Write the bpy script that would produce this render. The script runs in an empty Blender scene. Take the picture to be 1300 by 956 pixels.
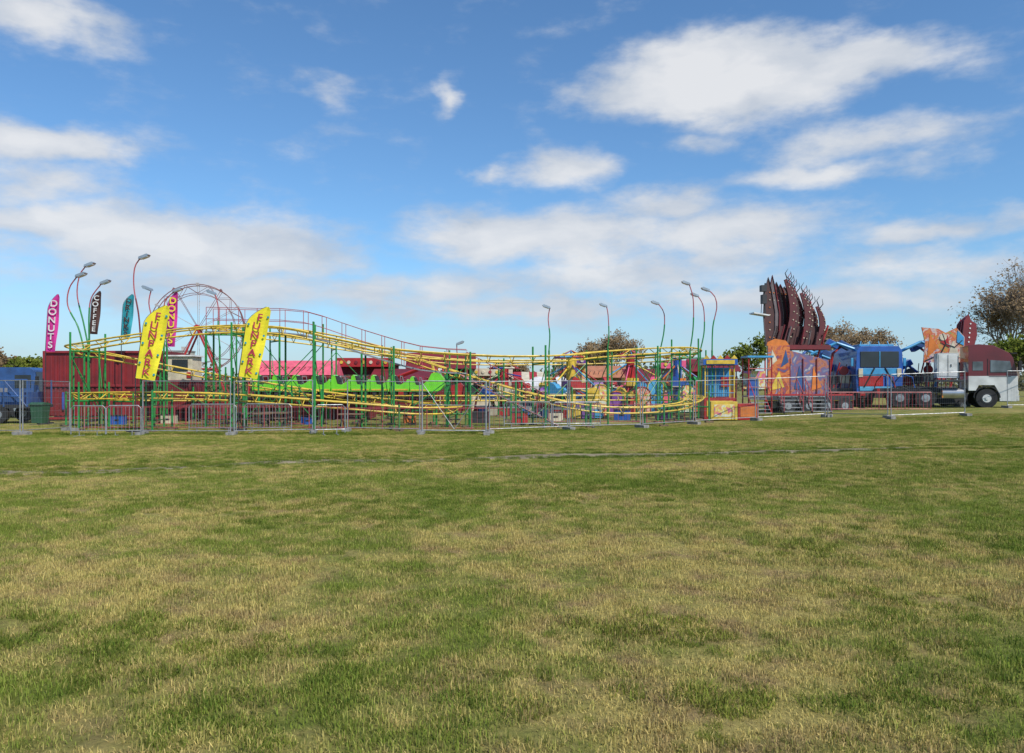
import bpy, math, random
import numpy as np
from mathutils import Vector, Matrix, noise as mnoise
random.seed(7); rng=np.random.default_rng(7)
scene=bpy.context.scene
EYE=1.8
def BX(b,d): return (b-650.0)*d/1000.0       # surveyed bearing -> metres east at distance d
def HZ(e,d): return EYE+(490.0-e)*d/1000.0   # surveyed elevation -> metres above datum
def sst(t):
    t=min(1,max(0,t)); return t*t*(3-2*t)
def g(x,y):
    b=0.6*sst((x-4)/22.0)*sst((y-14)/26.0)
    f=1.0 if y<60 else max(0,1-(y-60)/60)
    return b+f*(0.03*math.sin(x*.55+y*.21)*math.sin(y*.4+1.3)+0.015*math.sin(x*1.3-y*.9))
# ---------------- materials ----------------
def nt(m):
    m.use_nodes=True; t=m.node_tree; t.nodes.clear(); return t
def N(t,typ,**k):
    n=t.nodes.new(typ)
    for a,v in k.items(): setattr(n,a,v)
    return n
MC={}
def M(name,col,rough=.5,metal=0.0,var=.18,scale=2.5,bump=0.0,coat=0.0,spec=.5):
    if name in MC: return MC[name]
    m=bpy.data.materials.new(name); t=nt(m)
    o=N(t,'ShaderNodeOutputMaterial'); p=N(t,'ShaderNodeBsdfPrincipled')
    tc=N(t,'ShaderNodeTexCoord'); nz=N(t,'ShaderNodeTexNoise'); nz.inputs['Scale'].default_value=scale; nz.inputs['Detail'].default_value=6
    t.links.new(tc.outputs['Object'],nz.inputs['Vector'])
    mr=N(t,'ShaderNodeMapRange'); mr.inputs[1].default_value=.3; mr.inputs[2].default_value=.7
    t.links.new(nz.outputs['Fac'],mr.inputs[0])
    mx=N(t,'ShaderNodeMix',data_type='RGBA')
    dirt=[c*(1-var)*.8+.02*var for c in col]
    mx.inputs[6].default_value=(*dirt,1); mx.inputs[7].default_value=(*[min(1,c*(1+var*.5)) for c in col],1)
    t.links.new(mr.outputs[0],mx.inputs[0]); t.links.new(mx.outputs[2],p.inputs['Base Color'])
    mr2=N(t,'ShaderNodeMapRange'); mr2.inputs[3].default_value=min(1,rough+.15); mr2.inputs[4].default_value=max(0.05,rough-.08)
    t.links.new(nz.outputs['Fac'],mr2.inputs[0]); t.links.new(mr2.outputs[0],p.inputs['Roughness'])
    p.inputs['Metallic'].default_value=metal; p.inputs['Specular IOR Level'].default_value=spec
    if coat: p.inputs['Coat Weight'].default_value=coat
    if bump:
        b=N(t,'ShaderNodeBump'); b.inputs['Strength'].default_value=bump; b.inputs['Distance'].default_value=.03
        t.links.new(nz.outputs['Fac'],b.inputs['Height']); t.links.new(b.outputs[0],p.inputs['Normal'])
    t.links.new(p.outputs[0],o.inputs[0]); MC[name]=m; return m
def mural(name,cols,scale=1.4,seed=0.0):
    if name in MC: return MC[name]
    m=bpy.data.materials.new(name); t=nt(m)
    o=N(t,'ShaderNodeOutputMaterial'); p=N(t,'ShaderNodeBsdfPrincipled'); p.inputs['Roughness'].default_value=.35
    tc=N(t,'ShaderNodeTexCoord'); ad=N(t,'ShaderNodeVectorMath',operation='ADD'); ad.inputs[1].default_value=(seed,seed*2,seed*.7)
    nz=N(t,'ShaderNodeTexNoise'); nz.inputs['Scale'].default_value=scale; nz.inputs['Detail'].default_value=3.5; nz.inputs['Distortion'].default_value=1.2
    t.links.new(tc.outputs['Object'],ad.inputs[0]); t.links.new(ad.outputs[0],nz.inputs['Vector'])
    r=N(t,'ShaderNodeValToRGB'); cr=r.color_ramp
    n=len(cols)
    while len(cr.elements)<n: cr.elements.new(.5)
    for i,c in enumerate(cols):
        cr.elements[i].position=.3+.4*i/(n-1); cr.elements[i].color=(*c,1)
    t.links.new(nz.outputs['Fac'],r.inputs[0]); t.links.new(r.outputs[0],p.inputs['Base Color'])
    t.links.new(p.outputs[0],o.inputs[0]); MC[name]=m; return m
RED=M('red_paint',(.40,.022,.022),.4); DRED=M('dark_red_paint',(.18,.013,.02),.5,0,.3,1.2,.05)
MAROON=M('maroon_truck_paint',(.16,.018,.026),.3,0,.2,1,0,.5)
PINK=M('pink_paint',(.75,.10,.22),.5); PINKRAIL=M('railing_red',(.42,.07,.08),.45)
YEL=M('yellow_rail_paint',(.68,.47,.05),.45,0,.25,4); GRN=M('green_post_paint',(.02,.24,.05),.4,0,.25,4)
LIME=M('lime_train_paint',(.17,.66,.03),.35,0,.12,3,0,.3)
BLUE=M('blue_paint',(.02,.10,.40),.35,0,.2,2,0,.3); LBLUE=M('light_blue_paint',(.06,.32,.58),.4)
WHITE=M('white_paint',(.75,.75,.73),.4); CREAM=M('cream_paint',(.62,.55,.40),.5)
ORG=M('orange_paint',(.66,.19,.03),.4); PURP=M('purple_paint',(.18,.05,.28),.45); TEAL=M('teal_cloth',(.02,.30,.36),.7)
BLACK=M('black_rubber',(.018,.018,.02),.7,0,.3,6); DARK=M('dark_steel',(.05,.05,.055),.5,.3)
GALV=M('galvanised_steel',(.38,.39,.40),.5,.6,.25,8); ALU=M('aluminium',(.55,.56,.58),.35,.8)
GLS=M('tinted_glass',(.03,.04,.05),.08,0,.2,1); CGL=M('cab_glass',(.14,.17,.19),.1,0,.4,2)
WOOD=M('timber_deck',(.2,.13,.08),.8,0,.3,5,.2)
CONC=M('concrete_foot',(.28,.27,.25),.9,0,.25,6,.3); BING=M('bin_green',(.02,.09,.04),.5)
YCL=M('yellow_cloth',(.88,.76,.03),.7,0,.06); PCL=M('magenta_cloth',(.62,.03,.28),.7,0,.1); BRCL=M('brown_cloth',(.07,.025,.02),.7)
LAMP=M('lamp_glass',(.8,.8,.78),.15); PWHITE=M('wheel_rim_white',(.42,.38,.38),.5)
MU1=mural('mural_orange_blue',[(.05,.09,.22),(.35,.06,.03),(.60,.20,.05),(.4,.09,.05),(.2,.25,.35)],1.7,3)
MU2=mural('mural_faded_fire',[(.2,.04,.05),(.42,.16,.08),(.16,.10,.2),(.12,.14,.26),(.5,.42,.38)],1.9,9)
MU3=mural('mural_candy',[(.05,.3,.5),(.65,.1,.2),(.65,.52,.08),(.65,.65,.6),(.05,.3,.12)],2.6,5)
MU4=mural('mural_figure',[(.1,.3,.1),(.6,.25,.06),(.5,.09,.05),(.6,.5,.4),(.25,.1,.35)],2.4,1)
# ---------------- mesh builder ----------------
class MB:
    def __init__(s): s.v=[];s.f=[];s.m=[];s.mats=[];s.X=None
    def mi(s,m):
        if m not in s.mats: s.mats.append(m)
        return s.mats.index(m)
    def add(s,vs,fs,m):
        b=len(s.v); i=s.mi(m)
        if s.X is not None: vs=[tuple(s.X@Vector(v)) for v in vs]
        s.v+= [tuple(v) for v in vs]
        for f in fs: s.f.append(tuple(b+k for k in f)); s.m.append(i)
    def box(s,c,d,m,rz=0,ry=0):
        hx,hy,hz=d[0]/2,d[1]/2,d[2]/2
        R=Matrix.Rotation(rz,3,'Z')@Matrix.Rotation(ry,3,'Y')
        vs=[Vector(c)+R@Vector((x*hx,y*hy,z*hz)) for x in(-1,1) for y in(-1,1) for z in(-1,1)]
        s.add(vs,[(0,1,3,2),(4,6,7,5),(0,4,5,1),(2,3,7,6),(0,2,6,4),(1,5,7,3)],m)
    def path(s,pts,r,m,n=6,r2=None,closed=False):
        pts=[Vector(p) for p in pts]; L=len(pts); vs=[];fs=[]
        for i,p in enumerate(pts):
            a=pts[i-1] if (i>0 or closed) else p; b=pts[(i+1)%L] if (i<L-1 or closed) else p
            t=(b-a); t=t.normalized() if t.length>1e-6 else Vector((0,0,1))
            up=Vector((0,0,1)) if abs(t.z)<.9 else Vector((0,1,0))
            u=t.cross(up).normalized(); w=t.cross(u)
            rr=r if r2 is None else r+(r2-r)*i/(L-1)
            for k in range(n):
                an=2*math.pi*k/n; vs.append(p+(u*math.cos(an)+w*math.sin(an))*rr)
        for i in range(L if closed else L-1):
            j=(i+1)%L
            for k in range(n):
                q=(k+1)%n; fs.append((i*n+k,i*n+q,j*n+q,j*n+k))
        if not closed: fs.append(tuple(range(n))[::-1]); fs.append(tuple((L-1)*n+k for k in range(n)))
        s.add(vs,fs,m)
    def tube(s,a,b,r,m,n=6,r2=None): s.path([a,b],r,m,n,r2)
    def cyl(s,c,axis,r,h,m,n=20):
        a=Vector(axis).normalized()*h/2; s.path([Vector(c)-a,Vector(c)+a],r,m,n)
    def ring(s,c,R,r,m,axis='y',n=40,k=6):
        pts=[]
        for i in range(n):
            a=2*math.pi*i/n
            if axis=='y': pts.append((c[0]+R*math.cos(a),c[1],c[2]+R*math.sin(a)))
            else: pts.append((c[0]+R*math.cos(a),c[1]+R*math.sin(a),c[2]))
        s.path(pts,r,m,k,closed=True)
    def prism(s,prof,y0,y1,m):   # profile in xz extruded along y
        n=len(prof); vs=[(p[0],y0,p[1]) for p in prof]+[(p[0],y1,p[1]) for p in prof]
        fs=[tuple(range(n)),tuple(range(2*n-1,n-1,-1))]+[(i,i+n,(i+1)%n+n,(i+1)%n) for i in range(n)]
        s.add(vs,fs,m)
    def prismx(s,prof,x0,x1,m):   # profile in yz extruded along x
        n=len(prof); vs=[(x0,p[0],p[1]) for p in prof]+[(x1,p[0],p[1]) for p in prof]
        fs=[tuple(range(n)),tuple(range(2*n-1,n-1,-1))]+[(i,i+n,(i+1)%n+n,(i+1)%n) for i in range(n)]
        s.add(vs,fs,m)
    def mesh(s,name):
        me=bpy.data.meshes.new(name); me.from_pydata(s.v,[],s.f)
        for m in s.mats: me.materials.append(m)
        me.polygons.foreach_set('material_index',s.m); me.update()
        import bmesh
        bm=bmesh.new(); bm.from_mesh(me); bmesh.ops.recalc_face_normals(bm,faces=bm.faces); bm.to_mesh(me); bm.free()
        return me
    def build(s,name,loc=(0,0,0),rz=0,bevel=0,smooth=False):
        me=s.mesh(name); o=bpy.data.objects.new(name,me); scene.collection.objects.link(o)
        o.location=loc; o.rotation_euler=(0,0,rz)
        if bevel:
            b=o.modifiers.new('b','BEVEL'); b.width=bevel; b.segments=2; b.limit_method='ANGLE'; b.angle_limit=math.radians(40)
        if smooth:
            for p in me.polygons: p.use_smooth=True
        return o
def wheel(b,c,r=.5,w=.3,hub=ALU,axis=(0,1,0)):
    b.cyl(c,axis,r,w,BLACK,28); b.cyl(c,axis,r*.58,w+.02,DARK,24); b.cyl(c,axis,r*.42,w+.05,hub,20); b.cyl(c,axis,r*.16,w+.12,hub,12)
def crom(P,closed,step=.25):
    P=[Vector(p) for p in P]; n=len(P); out=[]
    for i in range(n if closed else n-1):
        p0=P[i-1] if (closed or i>0) else P[0]; p1=P[i]; p2=P[(i+1)%n]; p3=P[(i+2)%n] if (closed or i+2<n) else P[-1]
        k=max(2,int((p2-p1).length/step))
        for j in range(k):
            t=j/k; out.append(.5*((2*p1)+(p2-p0)*t+(2*p0-5*p1+4*p2-p3)*t*t+(3*p1-p0-3*p2+p3)*t**3))
    if not closed: out.append(P[-1])
    return out
# ---------------- camera, sun, world ----------------
cd=bpy.data.cameras.new('camera'); cam=bpy.data.objects.new('camera',cd); scene.collection.objects.link(cam)
cam.location=(0,0,EYE); cam.rotation_euler=(math.pi/2,0,0); cd.sensor_width=36; cd.lens=36*1000/1300; cd.shift_y=12/1300; cd.clip_end=6000; cd.clip_start=.1
scene.camera=cam
SE,SR=math.radians(47),math.radians(140)
sd=Vector((math.sin(SR)*math.cos(SE),math.cos(SR)*math.cos(SE),math.sin(SE)))
sl=bpy.data.lights.new('sun','SUN'); sl.energy=4.7; sl.angle=math.radians(.5); sl.color=(1,.94,.85)
so=bpy.data.objects.new('sun',sl); scene.collection.objects.link(so); so.rotation_euler=sd.to_track_quat('Z','Y').to_euler(); so.location=(20,-20,40)
w=bpy.data.worlds.new('World'); scene.world=w; w.use_nodes=True; t=w.node_tree; t.nodes.clear(); L=t.links.new
wo=N(t,'ShaderNodeOutputWorld'); bg=N(t,'ShaderNodeBackground'); bg.inputs[1].default_value=.1
sky=N(t,'ShaderNodeTexSky',sky_type='NISHITA'); sky.sun_disc=False; sky.sun_elevation=SE; sky.sun_rotation=SR; sky.air_density=1.0; sky.dust_density=.4; sky.ozone_density=2.0
tint=N(t,'ShaderNodeMix',data_type='RGBA',blend_type='MULTIPLY'); tint.inputs[0].default_value=1; tint.inputs[7].default_value=(.88,1.24,1.50,1)
L(sky.outputs[0],tint.inputs[6])
tc=N(t,'ShaderNodeTexCoord'); sx=N(t,'ShaderNodeSeparateXYZ'); L(tc.outputs['Generated'],sx.inputs[0])
az=N(t,'ShaderNodeMath',operation='ARCTAN2'); L(sx.outputs[0],az.inputs[0]); L(sx.outputs[1],az.inputs[1])
el=N(t,'ShaderNodeMath',operation='ARCSINE'); L(sx.outputs[2],el.inputs[0])
ce=N(t,'ShaderNodeCombineXYZ'); L(az.outputs[0],ce.inputs[0]); L(el.outputs[0],ce.inputs[1])
def nse(vec,scale,detail,rough=.55,sc=(1,1,1),off=(0,0,0)):
    mp=N(t,'ShaderNodeMapping'); mp.inputs['Scale'].default_value=sc; mp.inputs['Location'].default_value=off; L(vec,mp.inputs[0])
    n=N(t,'ShaderNodeTexNoise'); n.noise_dimensions='2D'; n.inputs['Scale'].default_value=scale; n.inputs['Detail'].default_value=detail; n.inputs['Roughness'].default_value=rough
    L(mp.outputs[0],n.inputs['Vector']); return n
dn=nse(ce.outputs[0],7,5,.55,(1,1.8,1))
sb=N(t,'ShaderNodeVectorMath',operation='SUBTRACT'); L(dn.outputs['Color'],sb.inputs[0]); sb.inputs[1].default_value=(.5,.5,.5)
ml=N(t,'ShaderNodeVectorMath',operation='MULTIPLY'); L(sb.outputs[0],ml.inputs[0]); ml.inputs[1].default_value=(.13,.05,0)
pc=N(t,'ShaderNodeVectorMath',operation='ADD'); L(ce.outputs[0],pc.inputs[0]); L(ml.outputs[0],pc.inputs[1])
CL=[(930,100,220,66,1.5),(1080,78,160,44,1.25),(1110,175,165,38,.85),(1050,222,210,22,.8),
(712,212,85,28,.9),(870,182,70,16,.5),(840,262,130,30,.9),(690,300,215,44,1.2),(930,292,170,42,1.0),(820,345,260,42,1.0),(560,368,170,30,.9),(650,392,340,26,.85),
(55,183,110,28,1.25),(50,228,120,42,.85),(80,285,160,36,1.15),(250,316,235,52,1.35),(330,370,320,36,.95),
(50,20,150,34,.9),(405,110,40,28,.55),(575,120,27,27,.75),(618,218,26,18,.62),(1190,287,190,22,.8),(1180,335,200,36,.85),(1000,385,400,30,.85)]
last=None
def toang(px,py):
    u=(px-650)/1000; v=(490-py)/1000; return math.atan(u), math.atan(v/math.sqrt(1+u*u))
for (x,y,rx,ry,wt) in CL:
    a,e=toang(x,y); a1,e1=toang(x+rx,y); a2,e2=toang(x,y-ry)
    q=N(t,'ShaderNodeVectorMath',operation='SUBTRACT'); L(pc.outputs[0],q.inputs[0]); q.inputs[1].default_value=(a,e,0)
    q2=N(t,'ShaderNodeVectorMath',operation='MULTIPLY'); L(q.outputs[0],q2.inputs[0]); q2.inputs[1].default_value=(1/max(.01,a1-a),1/max(.005,e2-e),0)
    q3=N(t,'ShaderNodeVectorMath',operation='LENGTH'); L(q2.outputs[0],q3.inputs[0])
    q4=N(t,'ShaderNodeMapRange'); q4.inputs[1].default_value=1.38; q4.inputs[2].default_value=.15; q4.inputs[3].default_value=0; q4.inputs[4].default_value=wt
    L(q3.outputs['Value'],q4.inputs[0])
    if last is None: last=q4.outputs[0]
    else:
        mm=N(t,'ShaderNodeMath',operation='SMOOTH_MAX'); mm.inputs[2].default_value=.15; L(last,mm.inputs[0]); L(q4.outputs[0],mm.inputs[1]); last=mm.outputs[0]
fn=nse(ce.outputs[0],10,7,.58,(1,2.4,1),(3,1,0))
fm=N(t,'ShaderNodeMath',operation='MULTIPLY_ADD'); L(fn.outputs['Fac'],fm.inputs[0]); fm.inputs[1].default_value=1.25; fm.inputs[2].default_value=-.64
dens=N(t,'ShaderNodeMath',operation='ADD'); L(last,dens.inputs[0]); L(fm.outputs[0],dens.inputs[1])
mask=N(t,'ShaderNodeMapRange'); mask.interpolation_type='SMOOTHSTEP'; mask.inputs[1].default_value=.08; mask.inputs[2].default_value=.92; mask.inputs[4].default_value=.93
L(dens.outputs[0],mask.inputs[0])
cn=nse(pc.outputs[0],7,4,.5,(1,3,1),(7,2,0))
cb=N(t,'ShaderNodeMath',operation='MULTIPLY_ADD'); L(dens.outputs[0],cb.inputs[0]); cb.inputs[1].default_value=.35; L(cn.outputs['Fac'],cb.inputs[2])
cm=N(t,'ShaderNodeMapRange'); cm.inputs[1].default_value=.5; cm.inputs[2].default_value=1.05; L(cb.outputs[0],cm.inputs[0])
cc=N(t,'ShaderNodeMix',data_type='RGBA'); cc.inputs[6].default_value=(5.2,5.8,6.7,1); cc.inputs[7].default_value=(8.1,8.2,8.4,1); L(cm.outputs[0],cc.inputs[0])
mixc=N(t,'ShaderNodeMix',data_type='RGBA'); L(mask.outputs[0],mixc.inputs[0]); L(tint.outputs[2],mixc.inputs[6]); L(cc.outputs[2],mixc.inputs[7])
hz=N(t,'ShaderNodeMapRange'); hz.interpolation_type='SMOOTHSTEP'; hz.inputs[1].default_value=.17; hz.inputs[2].default_value=-.02; hz.inputs[3].default_value=0; hz.inputs[4].default_value=.7; L(el.outputs[0],hz.inputs[0])
mh=N(t,'ShaderNodeMix',data_type='RGBA'); L(hz.outputs[0],mh.inputs[0]); L(mixc.outputs[2],mh.inputs[6]); mh.inputs[7].default_value=(4.7,5.7,7.0,1)
L(mh.outputs[2],bg.inputs[0]); L(bg.outputs[0],wo.inputs[0])
scene.view_settings.view_transform='Standard'; scene.view_settings.look='None'; scene.view_settings.exposure=0
# ---------------- grass ----------------
def grassfac(t):
    L=t.links.new
    ge=N(t,'ShaderNodeNewGeometry')
    a=N(t,'ShaderNodeTexNoise'); a.noise_dimensions='2D'; a.inputs['Scale'].default_value=.38; a.inputs['Detail'].default_value=4; a.inputs['Roughness'].default_value=.65; L(ge.outputs['Position'],a.inputs['Vector'])
    b=N(t,'ShaderNodeTexNoise'); b.noise_dimensions='2D'; b.inputs['Scale'].default_value=2.3; b.inputs['Detail'].default_value=4; b.inputs['Roughness'].default_value=.6; L(ge.outputs['Position'],b.inputs['Vector'])
    s=N(t,'ShaderNodeMath',operation='MULTIPLY_ADD'); L(b.outputs['Fac'],s.inputs[0]); s.inputs[1].default_value=.85; L(a.outputs['Fac'],s.inputs[2])
    q=N(t,'ShaderNodeVectorMath',operation='SUBTRACT'); L(ge.outputs['Position'],q.inputs[0]); q.inputs[1].default_value=(.8,7.8,0)
    q2=N(t,'ShaderNodeVectorMath',operation='MULTIPLY'); L(q.outputs[0],q2.inputs[0]); q2.inputs[1].default_value=(.14,.36,0)
    q3=N(t,'ShaderNodeVectorMath',operation='LENGTH'); L(q2.outputs[0],q3.inputs[0])
    q4=N(t,'ShaderNodeMapRange'); q4.interpolation_type='SMOOTHSTEP'; q4.inputs[1].default_value=0; q4.inputs[2].default_value=1.6; q4.inputs[3].default_value=-.10; q4.inputs[4].default_value=.03; L(q3.outputs['Value'],q4.inputs[0])
    s2=N(t,'ShaderNodeMath',operation='ADD'); L(s.outputs[0],s2.inputs[0]); L(q4.outputs[0],s2.inputs[1])
    r=N(t,'ShaderNodeMapRange'); r.inputs[1].default_value=.71; r.inputs[2].default_value=1.10; L(s2.outputs[0],r.inputs[0])
    sp=N(t,'ShaderNodeSeparateColor'); L(b.outputs['Color'],sp.inputs[0]); th=N(t,'ShaderNodeMapRange'); th.inputs[1].default_value=.45; th.inputs[2].default_value=.68; L(sp.outputs[1],th.inputs[0])
    return r.outputs[0],ge,th.outputs[0]
gm=bpy.data.materials.new('grass_ground'); t=nt(gm); L=t.links.new
o=N(t,'ShaderNodeOutputMaterial'); p=N(t,'ShaderNodeBsdfPrincipled'); p.inputs['Roughness'].default_value=.95; p.inputs['Specular IOR Level'].default_value=.1
fac,ge,th=grassfac(t)
mxt=N(t,'ShaderNodeMix',data_type='RGBA'); mxt.inputs[6].default_value=(.33,.275,.09,1); mxt.inputs[7].default_value=(.27,.195,.09,1); L(th,mxt.inputs[0])
mx=N(t,'ShaderNodeMix',data_type='RGBA'); L(mxt.outputs[2],mx.inputs[6]); mx.inputs[7].default_value=(.145,.17,.035,1); L(fac,mx.inputs[0])
fz=N(t,'ShaderNodeTexNoise'); fz.inputs['Scale'].default_value=14; fz.inputs['Detail'].default_value=8; fz.inputs['Roughness'].default_value=.75; L(ge.outputs['Position'],fz.inputs['Vector'])
fr=N(t,'ShaderNodeMapRange'); fr.inputs[1].default_value=.3; fr.inputs[2].default_value=.7; fr.inputs[3].default_value=.6; fr.inputs[4].default_value=1.3; L(fz.outputs['Fac'],fr.inputs[0])
mu=N(t,'ShaderNodeMix',data_type='RGBA',blend_type='MULTIPLY'); mu.inputs[0].default_value=1; L(mx.outputs[2],mu.inputs[6]); L(fr.outputs[0],mu.inputs[7])
L(mu.outputs[2],p.inputs['Base Color'])
bp=N(t,'ShaderNodeBump'); bp.inputs['Distance'].default_value=.06; bp.inputs['Strength'].default_value=.7; L(fz.outputs['Fac'],bp.inputs['Height']); L(bp.outputs[0],p.inputs['Normal'])
L(p.outputs[0],o.inputs[0])
def blademat(name,dry,thatch,green,tr=.3):
    m=bpy.data.materials.new(name); t=nt(m); L=t.links.new
    o=N(t,'ShaderNodeOutputMaterial'); fac,ge,th=grassfac(t)
    at=N(t,'ShaderNodeAttribute',attribute_name='rnd')
    fa=N(t,'ShaderNodeMath',operation='MULTIPLY_ADD'); L(at.outputs['Fac'],fa.inputs[0]); fa.inputs[1].default_value=.9; 
    sh=N(t,'ShaderNodeMath',operation='MULTIPLY_ADD'); L(fac,sh.inputs[0]); sh.inputs[1].default_value=1.2; sh.inputs[2].default_value=-.55; L(sh.outputs[0],fa.inputs[2]); fa.use_clamp=True
    m0=N(t,'ShaderNodeMix',data_type='RGBA'); m0.inputs[6].default_value=(*dry,1); m0.inputs[7].default_value=(*thatch,1); L(th,m0.inputs[0])
    mx=N(t,'ShaderNodeMix',data_type='RGBA'); L(m0.outputs[2],mx.inputs[6]); mx.inputs[7].default_value=(*green,1); L(fa.outputs[0],mx.inputs[0])
    at2=N(t,'ShaderNodeAttribute',attribute_name='rnd2')
    mr=N(t,'ShaderNodeMapRange'); mr.inputs[3].default_value=.5; mr.inputs[4].default_value=1.4; L(at2.outputs['Fac'],mr.inputs[0])
    mu=N(t,'ShaderNodeMix',data_type='RGBA',blend_type='MULTIPLY'); mu.inputs[0].default_value=1; L(mx.outputs[2],mu.inputs[6]); L(mr.outputs[0],mu.inputs[7])
    d=N(t,'ShaderNodeBsdfDiffuse'); tl=N(t,'ShaderNodeBsdfTranslucent'); L(mu.outputs[2],d.inputs[0]); L(mu.outputs[2],tl.inputs[0])
    ms=N(t,'ShaderNodeMixShader'); ms.inputs[0].default_value=tr; L(d.outputs[0],ms.inputs[1]); L(tl.outputs[0],ms.inputs[2]); L(ms.outputs[0],o.inputs[0]); return m
BLADE=blademat('grass_blades',(.58,.47,.17),(.45,.33,.15),(.21,.27,.045))
TUFT=blademat('grass_tuft_blades',(.24,.27,.05),(.22,.22,.05),(.12,.18,.03))
def blades(name,n,half,hmin,hmax,wd,mat,circ=False,flat=.25):
    if circ:
        r=half*np.sqrt(rng.random(n)); th=rng.random(n)*6.283; bx=r*np.cos(th); by=r*np.sin(th)
    else:
        bx=rng.uniform(-half,half,n); by=rng.uniform(-half,half,n)
    h=rng.uniform(hmin,hmax,n); an=rng.random(n)*6.283; ln=rng.random(n)**1.1*1.15
    if not circ: h*=.6+.8*(.5+.5*np.sin(bx*9+3*np.sin(by*7))*np.sin(by*8+2))
    fl=rng.random(n)<flat; ln=np.where(fl,rng.uniform(1.5,2.5,n),ln)
    up=np.cos(np.minimum(ln,1.45)); out=np.sin(np.minimum(ln,1.45))
    dx,dy=np.cos(an),np.sin(an); fa=rng.random(n)*6.283; wx,wy=np.cos(fa)*wd*.5,np.sin(fa)*wd*.5
    V=np.zeros((n,5,3))
    V[:,0]=np.stack([bx-wx,by-wy,-.01*np.ones(n)],1); V[:,1]=np.stack([bx+wx,by+wy,-.01*np.ones(n)],1)
    mxx=bx+dx*out*h*.4; myy=by+dy*out*h*.4; mz=h*.6*up+.004
    V[:,2]=np.stack([mxx+wx*.8,myy+wy*.8,mz],1); V[:,3]=np.stack([mxx-wx*.8,myy-wy*.8,mz],1)
    V[:,4]=np.stack([bx+dx*out*h,by+dy*out*h,h*up*.95+.004],1)
    vs=V.reshape(-1,3); F=[]
    for i in range(n):
        b=5*i; F.append((b,b+1,b+2,b+3)); F.append((b+3,b+2,b+4))
    me=bpy.data.meshes.new(name); me.from_pydata(vs.tolist(),[],F); me.materials.append(mat)
    r1=np.where(fl,rng.random(n)*.3,rng.random(n)); 
    a=me.attributes.new('rnd','FLOAT','POINT'); a.data.foreach_set('value',np.repeat(r1,5).astype(np.float32))
    a=me.attributes.new('rnd2','FLOAT','POINT'); a.data.foreach_set('value',np.repeat(rng.random(n),5).astype(np.float32))
    return bpy.data.objects.new(name,me)
ct=bpy.data.collections.new('turf_tiles'); cf=bpy.data.collections.new('turf_tufts')
for i in range(5): ct.objects.link(blades('turf_tile',5200,.6,.014,.05,.0055,BLADE,flat=.32))
for i in range(4): cf.objects.link(blades('turf_tuft',110,.13,.04,.11,.006,TUFT,True,.05))
def scatter(name,pts,rots,scs,idx,col):
    me=bpy.data.meshes.new(name); me.from_pydata(pts,[],[])
    a=me.attributes.new('rot','FLOAT_VECTOR','POINT'); a.data.foreach_set('vector',np.array(rots,dtype=np.float32).ravel())
    a=me.attributes.new('scl','FLOAT_VECTOR','POINT'); a.data.foreach_set('vector',np.array(scs,dtype=np.float32).ravel())
    a=me.attributes.new('idx','INT','POINT'); a.data.foreach_set('value',np.array(idx,dtype=np.int32))
    ob=bpy.data.objects.new(name,me); scene.collection.objects.link(ob)
    ng=bpy.data.node_groups.new(name,'GeometryNodeTree')
    ng.interface.new_socket('Geometry',in_out='INPUT',socket_type='NodeSocketGeometry'); ng.interface.new_socket('Geometry',in_out='OUTPUT',socket_type='NodeSocketGeometry')
    gi=ng.nodes.new('NodeGroupInput'); go=ng.nodes.new('NodeGroupOutput'); ip=ng.nodes.new('GeometryNodeInstanceOnPoints'); ci=ng.nodes.new('GeometryNodeCollectionInfo')
    ci.inputs['Collection'].default_value=col; ci.inputs['Separate Children'].default_value=True; ci.inputs['Reset Children'].default_value=True
    def na(nm,ty):
        x=ng.nodes.new('GeometryNodeInputNamedAttribute'); x.data_type=ty; x.inputs['Name'].default_value=nm; return x.outputs['Attribute']
    K=ng.links.new
    K(gi.outputs[0],ip.inputs['Points']); K(ci.outputs[0],ip.inputs['Instance']); ip.inputs['Pick Instance'].default_value=True
    K(na('idx','INT'),ip.inputs['Instance Index']); K(na('rot','FLOAT_VECTOR'),ip.inputs['Rotation']); K(na('scl','FLOAT_VECTOR'),ip.inputs['Scale']); K(ip.outputs[0],go.inputs[0])
    md=ob.modifiers.new('scatter','NODES'); md.node_group=ng; return ob
def pathy(x): return 19.8+.27*x-.005*x*x+.12*math.sin(x*.9)
def onpath(x,y,m): return abs(y-pathy(x))<m
P=[];R=[];S=[];I=[]
for j in range(2,36):
    hw=.68*j+3
    for i in range(int(-hw),int(hw)+1):
        x=i+.5+random.uniform(-.1,.1); y=j+.5+random.uniform(-.1,.1)
        if onpath(x,y,.62) and -1<x<10: continue
        P.append((x,y,g(x,y))); R.append((0,0,random.random()*6.283)); k=random.uniform(.75,1.2)*(.55 if onpath(x,y,1.5) else 1); S.append((1,1,k)); I.append(random.randrange(5))
scatter('grass',P,R,S,I,ct)
P=[];R=[];S=[];I=[]
PT=[(470,642,2.6),(430,652,1.6),(330,830,.9),(215,800,.6),(60,800,.6),(800,800,.6),(870,812,.6),(1150,765,.9),(1225,815,.8),(1050,706,.8),(760,622,2.6),(870,620,2.4),(380,582,3),(180,590,2.5),(20,592,2),(600,577,3),(1190,680,1.2),
(560,880,.6),(900,890,.5),(1180,890,.6),(300,920,.6),(120,860,.5),(1270,700,1.0),(1000,610,2.5),(1200,600,3),(250,640,1.5)]
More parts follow.
